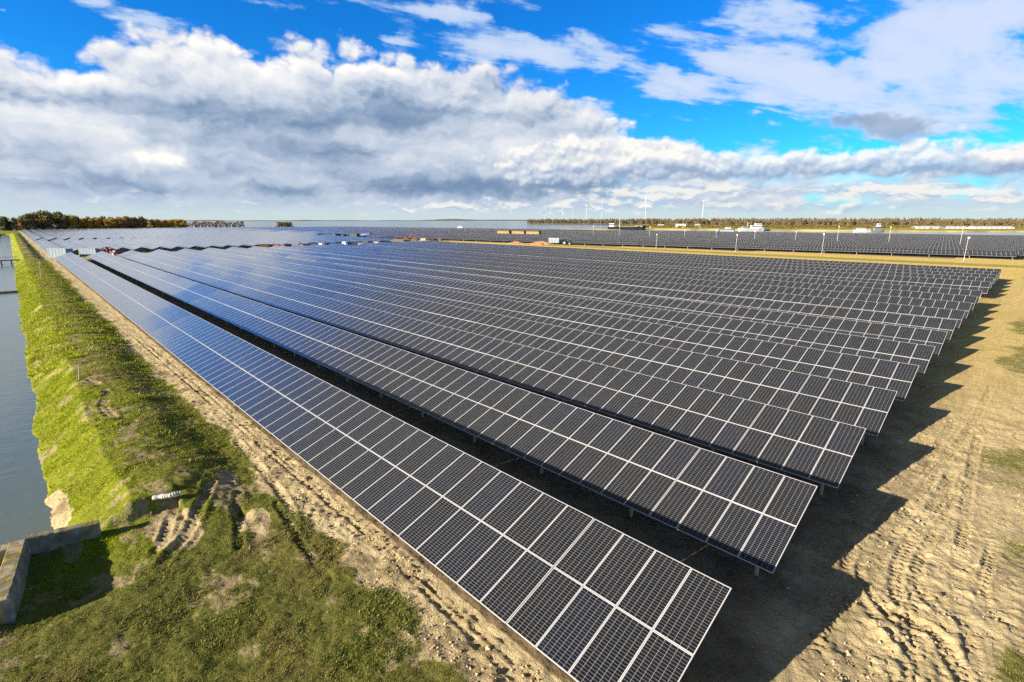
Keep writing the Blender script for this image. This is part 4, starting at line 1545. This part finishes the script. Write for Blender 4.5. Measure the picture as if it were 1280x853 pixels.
# pale blue trailer and the tractor before it
root = thing('tanker_trailer', 'pale blue box trailer standing on the sand track', 'trailer', (-158.5, 178.5, 0), math.radians(35))
mb = MB()
mb.box((0, 0, 1.9), (5.0, 2.3, 2.2))
mb.build('box', M['cyan'], root)
mb = MB()
for xx in (-1.6, 0, 1.6):
    mb.box((xx, -1.17, 1.9), (0.12, 0.05, 2.2))
mb.box((0, -1.17, 2.95), (5.0, 0.06, 0.12))
mb.build('frame', M['white'], root)
for xx in (-1.2, 1.2):
    for s in (-1, 1):
        mb = MB()
        wheel(mb, xx, s * 0.95, 0.5, 0.35)
        mb.build('wheel', M['dark'], root)
root = thing('tractor', 'dark green tractor in front of the pale blue trailer', 'tractor', (-152.0, 180.0, 0), math.radians(35))
mb = MB()
mb.box((0.9, 0, 1.3), (2.2, 0.9, 0.9), taper=0.9)
mb.build('bonnet', M['green'], root)
mb = MB()
mb.box((-0.8, 0, 2.1), (1.5, 1.5, 1.5), taper=0.85)
mb.build('cab', M['glass'], root)
for xx, r, w in ((1.5, 0.65, 0.4), (-0.9, 0.95, 0.55)):
    for s in (-1, 1):
        mb = MB()
        wheel(mb, xx, s * 0.95, r, w)
        o = mb.build('wheel', M['dark'], root)
        mb = MB()
        wheel(mb, xx, s * (0.95 + w / 2), r * 0.45, 0.06)
        mb.build('rim', M['white'], o, (0, 0, r * 0.55))

# three long ochre units out among the rows
for i, (x, y, lab) in enumerate([(-261.5, 243.0, 'ochre and black site unit farthest from the pale blue trailer'), (-248.5, 244.8, 'middle one of the three ochre and black site units'), (-236.2, 246.5, 'ochre and black site unit nearest the reddish clay heaps and pale blue trailer')]):
    rz = math.radians(8)
    r = container(x, y, rz, lab, M['ochre'], 10.6, 3.9, 3.0, 'ochre site units among the rows', top=M['hull'])
    mb = MB()
    mb.box((0, 0, 4.1), (10.9, 3.2, 0.5))
    mb.build('roof', M['hull'], r)


# ================================================================ masts, turbines
def mast(x, y, h, label, lean=0.0, group='white camera masts', head=True, r=0.042):
    root = thing('camera_mast', label, 'mast', (x, y, 0), random.random() * 3, group)
    mb = MB()
    mb.tube([(0, 0, -0.3), (0, 0, h * 0.5), (0, 0, h)], r, 8, r2=r * 0.75)
    mb.build('pole', M['white'], root)
    mb = MB()
    mb.box((0.15, 0, h + 0.05), (0.5, 0.3, 0.28), taper=0.85)
    mb.tube([(0.15, 0, h - 0.35), (0.15, 0, h - 0.1)], 0.16, 8)
    mb.build('camera', M['white'], root)
    mb = MB()
    mb.box((0, 0, 0.05), (0.5, 0.5, 0.5))
    mb.build('foot', M['grey'], root)


NEARG = 'white camera masts along the yellow strip'
for (x, y, h, lab) in [(-9.8, 180.2, 6.7, 'white camera mast on the yellow strip near the corner of the panel block'), (-48.1, 193.0, 6.7, 'white camera mast on the yellow strip, second from the corner of the block'),
                       (-72.9, 181.0, 6.2, 'white camera mast on the yellow strip, third from the corner of the block'), (-107.0, 184.0, 5.6, 'white camera mast on the yellow strip, furthest one from the block corner')]:
    mast(x, y, h, lab, group=NEARG)
FARG = 'white masts among the far panel rows'
FM = [(1203.5, -17.6, 258.2, 8.6), (1114, -42.0, 266.8, 8.4), (1036, -60.5, 262, 8.6), (970, -78, 262, 6.0), (912, -97, 262, 6.0), (859.5, -117, 262, 6.0), (813.5, -135, 262, 6.0), (772.5, -157, 262, 7.5), (734.5, -178, 262, 7.8), (701, -198, 262, 7.6)]
for i, (_, x, y, h) in enumerate(FM):
    mast(x, y, h, '%s white mast standing among the far panel rows, counted from the greenhouse side' % ORD[i].capitalize(), group=FARG, r=0.05)


def turbine(az, dist, hub, blade, rot, label, yaw=0.0):
    x = cam.location.x + dist * math.sin(YAW + az)
    y = cam.location.y + dist * math.cos(YAW + az)
    root = thing('wind_turbine', label, 'wind turbine', (x, y, -1.0), -YAW * 0 + yaw, 'wind turbines beyond the far shore')
    mb = MB()
    mb.tube([(0, 0, 0), (0, 0, hub * 0.5), (0, 0, hub)], hub * 0.016, 12, r2=hub * 0.009)
    mb.build('tower', M['turbine'], root)
    mb = MB()
    k = hub / 100
    mb.box((0, 1.5 * k, hub + 1.6 * k), (4.2 * k, 11 * k, 4.4 * k), taper=0.85)
    mb.build('nacelle', M['turbine'], root)
    mb = MB()
    mb.tube([(0, -4.0 * k, hub + 1.6 * k), (0, -7.5 * k, hub + 1.6 * k)], 2.4 * k, 10, r2=0.8 * k)
    hb = mb.build('hub', M['turbine'], root)
    for q in range(3):
        a = rot + q * 2 * math.pi / 3
        d = Vector((math.sin(a), 0, math.cos(a)))
        e = Vector((math.cos(a), 0, -math.sin(a)))
        mb = MB()
        c = Vector((0, -5.5 * k, hub + 1.6 * k))
        prof = [(0.0, 1.3), (0.12, 2.3), (0.35, 1.7), (0.7, 1.1), (1.0, 0.3)]
        vs, fs = [], []
        for t, wd in prof:
            p = c + d * (blade * t)
            w = wd * k * 0.6
            vs += [p + e * w, p + Vector((0, 0.35 * w, 0)), p - e * w, p - Vector((0, 0.35 * w, 0))]
        for i in range(len(prof) - 1):
            for s in range(4):
                s2 = (s + 1) % 4
                fs.append((i * 4 + s, i * 4 + s2, (i + 1) * 4 + s2, (i + 1) * 4 + s))
        fs.append((16, 17, 18, 19))
        mb.face_block(vs, fs)
        mb.build('blade', M['turbine'], root)


for (az, hubpx, bl, rot, lab, yw) in [(0.3518, 22.5, 15, 0.30, 'tallest white wind turbine, standing apart above the white shore buildings', 0.25),
                                      (0.2513, 19.5, 11.5, 0.03, 'white wind turbine with one blade straight up, second tallest of the line', -0.75),
                                      (0.1709, 14.5, 12, 0.02, 'slim white wind turbine, third from the tallest one', -0.2),
                                      (0.1423, 17.5, 13, -0.12, 'white wind turbine with close spread blades, fourth from the tallest one', 0.5),
                                      (0.1164, 12.5, 9, 0.15, 'small white wind turbine, fifth from the tallest one', 0.3),
                                      (0.0966, 11.5, 8, 0.5, 'small white wind turbine, sixth from the tallest one', -0.8),
                                      (0.0736, 9, 6.5, 0.1, 'very small white wind turbine, seventh from the tallest one', -0.5),
                                      (0.0629, 5, 3.5, 0.8, 'tiniest white wind turbine at the far end of the line', -0.5)]:
    hub = 100.0
    dist = hub * 648.0 * math.cos(az) ** 0 / hubpx * 1.0 / math.cos(az)
    turbine(az, dist, hub + 12, hub * bl / hubpx, rot, lab, -YAW * 1.0 + yw)


# ================================================================ far shore: boats, buildings
def boat(x, y, rz, L, label, hullm, cabs, z=-1.0, name='ship', mastn=0):
    root = thing(name, label, 'boat', (x, y, z), rz)
    mb = MB()
    Wd = L * 0.16
    H = L * 0.06 + 0.8
    st = [(-0.5, 0.85), (-0.3, 1.0), (0.2, 1.0), (0.4, 0.7), (0.5, 0.05)]
    vs, fs = [], []
    for t, w in st:
        sheer = H * (1.0 + (0.35 if t > 0.3 else 0))
        vs += [(t * L * 0.97, -w * Wd / 2 * 0.7, -0.3), (t * L, -w * Wd / 2, sheer), (t * L, w * Wd / 2, sheer), (t * L * 0.97, w * Wd / 2 * 0.7, -0.3)]
    for i in range(len(st) - 1):
        for s in range(3):
            fs.append((i * 4 + s, i * 4 + s + 1, (i + 1) * 4 + s + 1, (i + 1) * 4 + s))
    fs += [(3, 2, 1, 0), (16, 17, 18, 19)]
    mb.face_block(vs, fs)
    mb.build('hull', hullm, root)
    for (cx, cl, ch, cz, m) in cabs:
        mb = MB()
        mb.box((cx * L, 0, H + cz + ch / 2), (cl * L, Wd * 0.75, ch), taper=0.93)
        c = mb.build('cabin', m, root)
        mb = MB()
        mb.box((cx * L, 0, H + cz + ch * 0.62), (cl * L * 0.985, Wd * 0.765, ch * 0.22))
        mb.build('window', M['glass'], c)
    for q in range(mastn):
        mb = MB()
        mb.tube([((-0.2 + 0.3 * q) * L, 0, H), ((-0.2 + 0.3 * q) * L, 0, H + L * 0.22)], 0.22, 6)
        mb.build('mast', M['white'], root)
    return root


# moored boats lie about parallel to the far shore
SH = math.radians(36)
boat(-238, 630, math.radians(52), 34, 'large white passenger ship moored at the yellow far shore', M['white'], [(0.12, 0.42, 3.2, 0, M['white']), (0.18, 0.22, 2.6, 3.2, M['white']), (-0.3, 0.2, 2.2, 0, M['cyan'])], mastn=1)
boat(-262, 612, math.radians(50), 22, 'low pale blue barge moored beside the large white passenger ship', M['cyan'], [(0.1, 0.3, 2.0, 0, M['white'])], name='barge')
boat(-133, 662, math.radians(47), 20, 'white work boat with a low deck beside the grey dredger tower', M['white'], [(-0.1, 0.5, 1.8, 0, M['white'])], name='work_boat')
boat(-121, 668, math.radians(47), 15, 'grey dredger with a tall square tower at the far shore', M['grey'], [(0.0, 0.5, 4.0, 0, M['grey']), (0.05, 0.25, 3.0, 4.0, M['white'])], name='dredger', mastn=2)
boat(-380, 578, math.radians(38), 50, 'long dark cargo barge with a pale wheelhouse beside the sandy island', M['hull'], [(-0.40, 0.12, 4.5, 0, M['white']), (0.0, 0.35, 1.2, 0, M['sand']), (0.3, 0.2, 1.6, 0, M['roof'])], name='barge', mastn=1)
boat(-200, 470, math.radians(44), 16, 'long low white pontoon boat lying off the panel field edge', M['white'], [(0.0, 0.75, 1.5, 0, M['white'])], name='pontoon_boat')
boat(-168, 472, math.radians(44), 4.5, 'tiny white motor boat on the water below the passenger ship', M['white'], [(0.0, 0.4, 0.9, 0, M['white'])], name='motor_boat')
boat(-660, 520, math.radians(20), 9, 'tiny white sailing boat on the open lake, apart from the others', M['white'], [(0.0, 0.5, 1.6, 0, M['white'])], name='sail_boat')


def building(x, y, rz, s, label, wall=None, roofh=1.0, cat='building'):
    root = thing('shore_building', label, cat, (x, y, 0.2), rz, 'buildings on the far shore')
    mb = MB()
    mb.box((0, 0, s[2] / 2), s)
    w = mb.build('wall', wall or M['white'], root)
    mb = MB()
    mb.prism([(-s[1] / 2 - 0.3, s[2]), (s[1] / 2 + 0.3, s[2]), (0, s[2] + roofh)], -s[0] / 2 - 0.3, s[0] / 2 + 0.3)
    o = mb.build('roof', M['roof'], root, rz=0)
    o.rotation_euler = (0, 0, math.radians(90))
    mb = MB()
    n = max(2, int(s[0] / 6))
    for i in range(n):
        mb.box((-s[0] / 2 + (i + 0.5) * s[0] / n, -s[1] / 2 - 0.02, s[2] * 0.5), (s[0] / n * 0.45, 0.08, s[2] * 0.35))
    mb.build('window', M['glass'], root)
    return root


building(-395, 752, math.radians(35), (14, 8, 4.5), 'white flat shed on the far shore below the tallest wind turbine', None, 1.2)
building(-375, 768, math.radians(35), (7, 6, 4), 'grey hut on the far shore next to the white shed', M['grey'], 1.4)
building(-420, 735, math.radians(35), (9, 6, 3), 'brown low hut on the far shore near the dark barge', M['debris'], 1.6)
building(-95, 905, math.radians(38), (62, 12, 1.8), 'longest white greenhouse before the far wood', None, 1.5, 'greenhouse')
building(-45, 945, math.radians(38), (48, 12, 1.8), 'shorter white greenhouse before the far wood, beside the longest one', None, 1.5, 'greenhouse')
building(8, 985, math.radians(38), (14, 10, 3.2), 'small white barn standing apart past the greenhouses', None, 1.5, 'barn')


# ================================================================ trees
def crown_mesh(name, m, H, Wd, leaves, size, seed, base=-0.08, dense=1.0):
    """many leaf clumps spread through an uneven volume built of several boughs"""
    r = np.random.default_rng(seed)
    nb = 9
    cent, rad = [], []
    for i in range(nb):
        t = (i + r.random()) / nb
        zz = H * (base + 0.15 + (0.92 - base - 0.15) * t)
        spread = Wd * 0.5 * (1.0 - 0.65 * max(0, t - 0.35) / 0.65) * 0.62
        a = r.random() * 6.28
        rr = spread * math.sqrt(r.random())
        cent.append((rr * math.cos(a), rr * math.sin(a), zz))
        rad.append((Wd * (0.17 + 0.12 * r.random()), H * (0.09 + 0.08 * r.random())))
    cent, rad = np.array(cent), np.array(rad)
    k = r.integers(0, nb, leaves)
    d = r.normal(0, 1, (leaves, 3))
    d /= np.linalg.norm(d, axis=1)[:, None]
    q = r.random(leaves) ** 0.45
    P = cent[k] + d * np.stack([rad[k, 0], rad[k, 0], rad[k, 1]], -1) * q[:, None] * 1.15
    s = size * (0.5 + r.random(leaves))
    u = r.normal(0, 1, (leaves, 3))
    u /= np.linalg.norm(u, axis=1)[:, None]
    w = np.cross(u, r.normal(0, 1, (leaves, 3)))
    w /= np.linalg.norm(w, axis=1)[:, None]
    V = np.stack([P + u * s[:, None], P + w * s[:, None] * 0.8, P - u * s[:, None] * 0.9, P - w * s[:, None] * 0.7], 1).reshape(-1, 3)
    return np_mesh(name, V, np.arange(len(V)).reshape(-1, 4), m)


def trunk_mesh(H, m, seed, limbs=5):
    r = random.Random(seed)
    mb = MB()
    mb.tube([(0, 0, -0.5), (r.uniform(-.2, .2), r.uniform(-.2, .2), H * 0.35), (r.uniform(-.4, .4), r.uniform(-.4, .4), H * 0.8)], H * 0.02, 7, r2=H * 0.006)
    for i in range(limbs):
        z = H * r.uniform(0.2, 0.6)
        a = r.random() * 6.28
        L = H * r.uniform(0.2, 0.34)
        mb.tube([(0, 0, z), (math.cos(a) * L * 0.5, math.sin(a) * L * 0.5, z + L * 0.4), (math.cos(a) * L, math.sin(a) * L, z + L * 0.9)], H * 0.008, 5, r2=H * 0.003)
    return mb.mesh('trunk', m)


def tree_kind(leaf, bark, n, H, Wd, leaves, size, seed):
    return [(crown_mesh('crown', M[leaf], H, Wd, leaves, size, seed + i), trunk_mesh(H, M[bark], seed + i)) for i in range(n)]


K_OLIVE = tree_kind('leaf_olive', 'bark', 3, 19, 22, 3400, 0.6, 20)
K_GOLD = tree_kind('leaf_gold', 'palebark', 4, 14, 11, 1800, 0.5, 40)
K_RUST = tree_kind('leaf_brown', 'bark', 3, 14, 11.5, 1800, 0.5, 60)
K_GREEN = tree_kind('leaf_green', 'bark', 2, 14, 15, 2000, 0.6, 80)
K_SHRUB = tree_kind('leaf_brown', 'bark', 2, 8.5, 13, 900, 0.5, 95)
K_BARE = tree_kind('leaf_brown', 'palebark', 3, 9, 5.5, 260, 0.45, 90)


def tree(kind, i, x, y, s, label, group, name='tree'):
    c, t = kind[i % len(kind)]
    root = thing(name, label, 'tree', (x, y, 0.05), random.random() * 6.28, group)
    root.scale = (s * random.uniform(0.9, 1.15), s * random.uniform(0.9, 1.15), s)
    link('trunk', t, root)
    link('crown', c, root)


def at_px(az, dist):
    return (cam.location.x + dist * math.sin(YAW + az), cam.location.y + dist * math.cos(YAW + az))


# dark clump, from the canal's line onwards
for i, (az, dist, s) in enumerate([(-0.752, 800, 0.95), (-0.742, 815, 1.08), (-0.731, 805, 1.12), (-0.719, 820, 1.1), (-0.709, 810, 0.95)]):
    x, y = at_px(az, dist)
    tree(K_OLIVE, i, x, y, s, '%s tree of the tall dark olive clump, counted from the canal' % ORD[i].capitalize(), 'dark olive trees in the tall clump', 'broad_tree')
# over the canal
for i, (az, dist, s) in enumerate([(-0.800, 790, 1.0), (-0.791, 800, 1.06), (-0.782, 795, 0.95), (-0.774, 805, 1.1), (-0.766, 800, 1.0), (-0.759, 812, 1.0)]):
    x, y = at_px(az, dist)
    tree([K_GREEN, K_RUST, K_GOLD][i % 3], i, x, y, s, '%s tree of the low mixed wood across the canal head, counted towards the clump' % ORD[i].capitalize(), 'mixed trees across the canal head', 'mixed_tree')
# golden belt
gi = 0
for i in range(46):
    az = -0.702 + i * (0.137 / 45)
    dist = 800 + 14 * (i % 3) + random.uniform(-6, 6)
    x, y = at_px(az, dist)
    kd = K_GOLD if (i * 7) % 10 < 6 else K_RUST
    cname = 'golden' if kd is K_GOLD else 'russet'
    s = random.uniform(0.88, 1.12) * (1.0 if i < 28 else 0.85)
    tree(kd, i * 3, x, y, s, '%s tree of the autumn belt, %s crowned, counted from the olive clump' % (ordinal(i).capitalize(), cname), 'autumn trees in the golden belt', 'autumn_tree')
# bare pale row
for i in range(26):
    az = -0.560 + i * (0.080 / 25)
    x, y = at_px(az, 930 + random.uniform(-8, 8))
    tree(K_BARE, i, x, y, random.uniform(0.85, 1.3), '%s thin bare tree of the pale row past the autumn belt' % ordinal(i).capitalize(), 'bare pale trees in a row', 'bare_tree')
for i, az in enumerate((-0.424, -0.418, -0.411, -0.405)):
    x, y = at_px(az, 900)
    tree(K_SHRUB, i, x, y, 1.0, '%s small russet tree of the little clump on the lake dike' % ORD[i].capitalize(), 'small russet trees on the dike', 'small_tree')


# far wood along the horizon: nobody could count it
def far_wood():
    r = np.random.default_rng(77)
    base = crown_mesh('tmp', M['leaf_far'], 12.5, 9, 130, 0.9, 5)
    nv = len(base.vertices)
    bv = np.empty(nv * 3, np.float32)
    base.vertices.foreach_get('co', bv)
    bv = bv.reshape(-1, 3)
    bpy.data.meshes.remove(base)
    outs = []
    n = 2300
    for i in range(n):
        az = 0.03 + 0.80 * r.random()
        far = 1150 + 900 * max(0, 0.42 - az) * 2.2 + 260 * r.random()
        x, y = at_px(az, far / math.cos(az) * 0.96)
        s = 0.75 + 0.5 * r.random()
        a = r.random() * 6.28
        ca, sa = math.cos(a), math.sin(a)
        q = bv * s
        outs.append(np.stack([q[:, 0] * ca - q[:, 1] * sa + x, q[:, 0] * sa + q[:, 1] * ca + y, q[:, 2] * (0.85 + 0.3 * r.random())], -1))
    V = np.concatenate(outs)
    me = np_mesh('far_wood', V, np.arange(len(V)).reshape(-1, 4), M['leaf_far'])
    tag(link('far_wood', me), 'long brown autumn wood along the horizon behind the far shore', 'forest', kind='stuff')


far_wood()


def shore_scrub():
    r = np.random.default_rng(78)
    base = crown_mesh('tmp', M['leaf_scrub'], 4, 6, 40, 0.8, 6, base=0.0)
    nv = len(base.vertices)
    bv = np.empty(nv * 3, np.float32)
    base.vertices.foreach_get('co', bv)
    bv = bv.reshape(-1, 3)
    bpy.data.meshes.remove(base)
    outs = []
    for i in range(900):
        az = 0.20 + 0.62 * r.random()
        t = r.random()
        far = 690 + 330 * t + 500 * max(0, 0.40 - az)
        x, y = at_px(az, far / math.cos(az))
        s = 0.5 + 0.8 * r.random() ** 2
        outs.append(bv * s * np.array([1.6, 1.6, 0.8]) + (x, y, 0))
    V = np.concatenate(outs)
    me = np_mesh('shore_scrub', V, np.arange(len(V)).reshape(-1, 4), M['leaf_scrub'])
    tag(link('shore_scrub', me), 'yellow autumn scrub scattered over the far shore before the wood', 'scrub', kind='stuff')


shore_scrub()

# far coast on the horizon
def coast(pts, label, m, name='hills'):
    mb = MB()
    n = len(pts)
    vs, fs = [], []
    for az, dist, h in pts:
        x, y = at_px(az, dist)
        x2, y2 = at_px(az, dist + 900)
        x3, y3 = at_px(az, dist + 1800)
        vs += [(x, y, -2), (x2, y2, h), (x3, y3, -2)]
    for i in range(n - 1):
        fs += [(3 * i, 3 * i + 3, 3 * i + 4, 3 * i + 1), (3 * i + 1, 3 * i + 4, 3 * i + 5, 3 * i + 2)]
    mb.face_block(vs, fs)
    tag(mb.build(name, m), label, 'hills', kind='structure')


M['hill'] = mat('far_coast', (0.10, 0.14, 0.13), 0.95, 0.0, 0.3, 0.002)
coast([(-0.62 + i * 0.02, 7000, 9 + 4 * math.sin(i * 1.7) + 3 * math.sin(i * 0.6)) for i in range(26)], 'thin dark coast on the horizon across the lake', M['hill'])
coast([(-0.16, 8500, 10), (-0.14, 8500, 26), (-0.12, 8500, 34), (-0.105, 8500, 32), (-0.09, 8500, 24), (-0.06, 8500, 18), (-0.03, 8500, 20), (0.02, 8500, 18), (0.06, 8500, 18), (0.1, 8500, 12)], 'low bluish hill on the horizon across the lake', M['hill'])
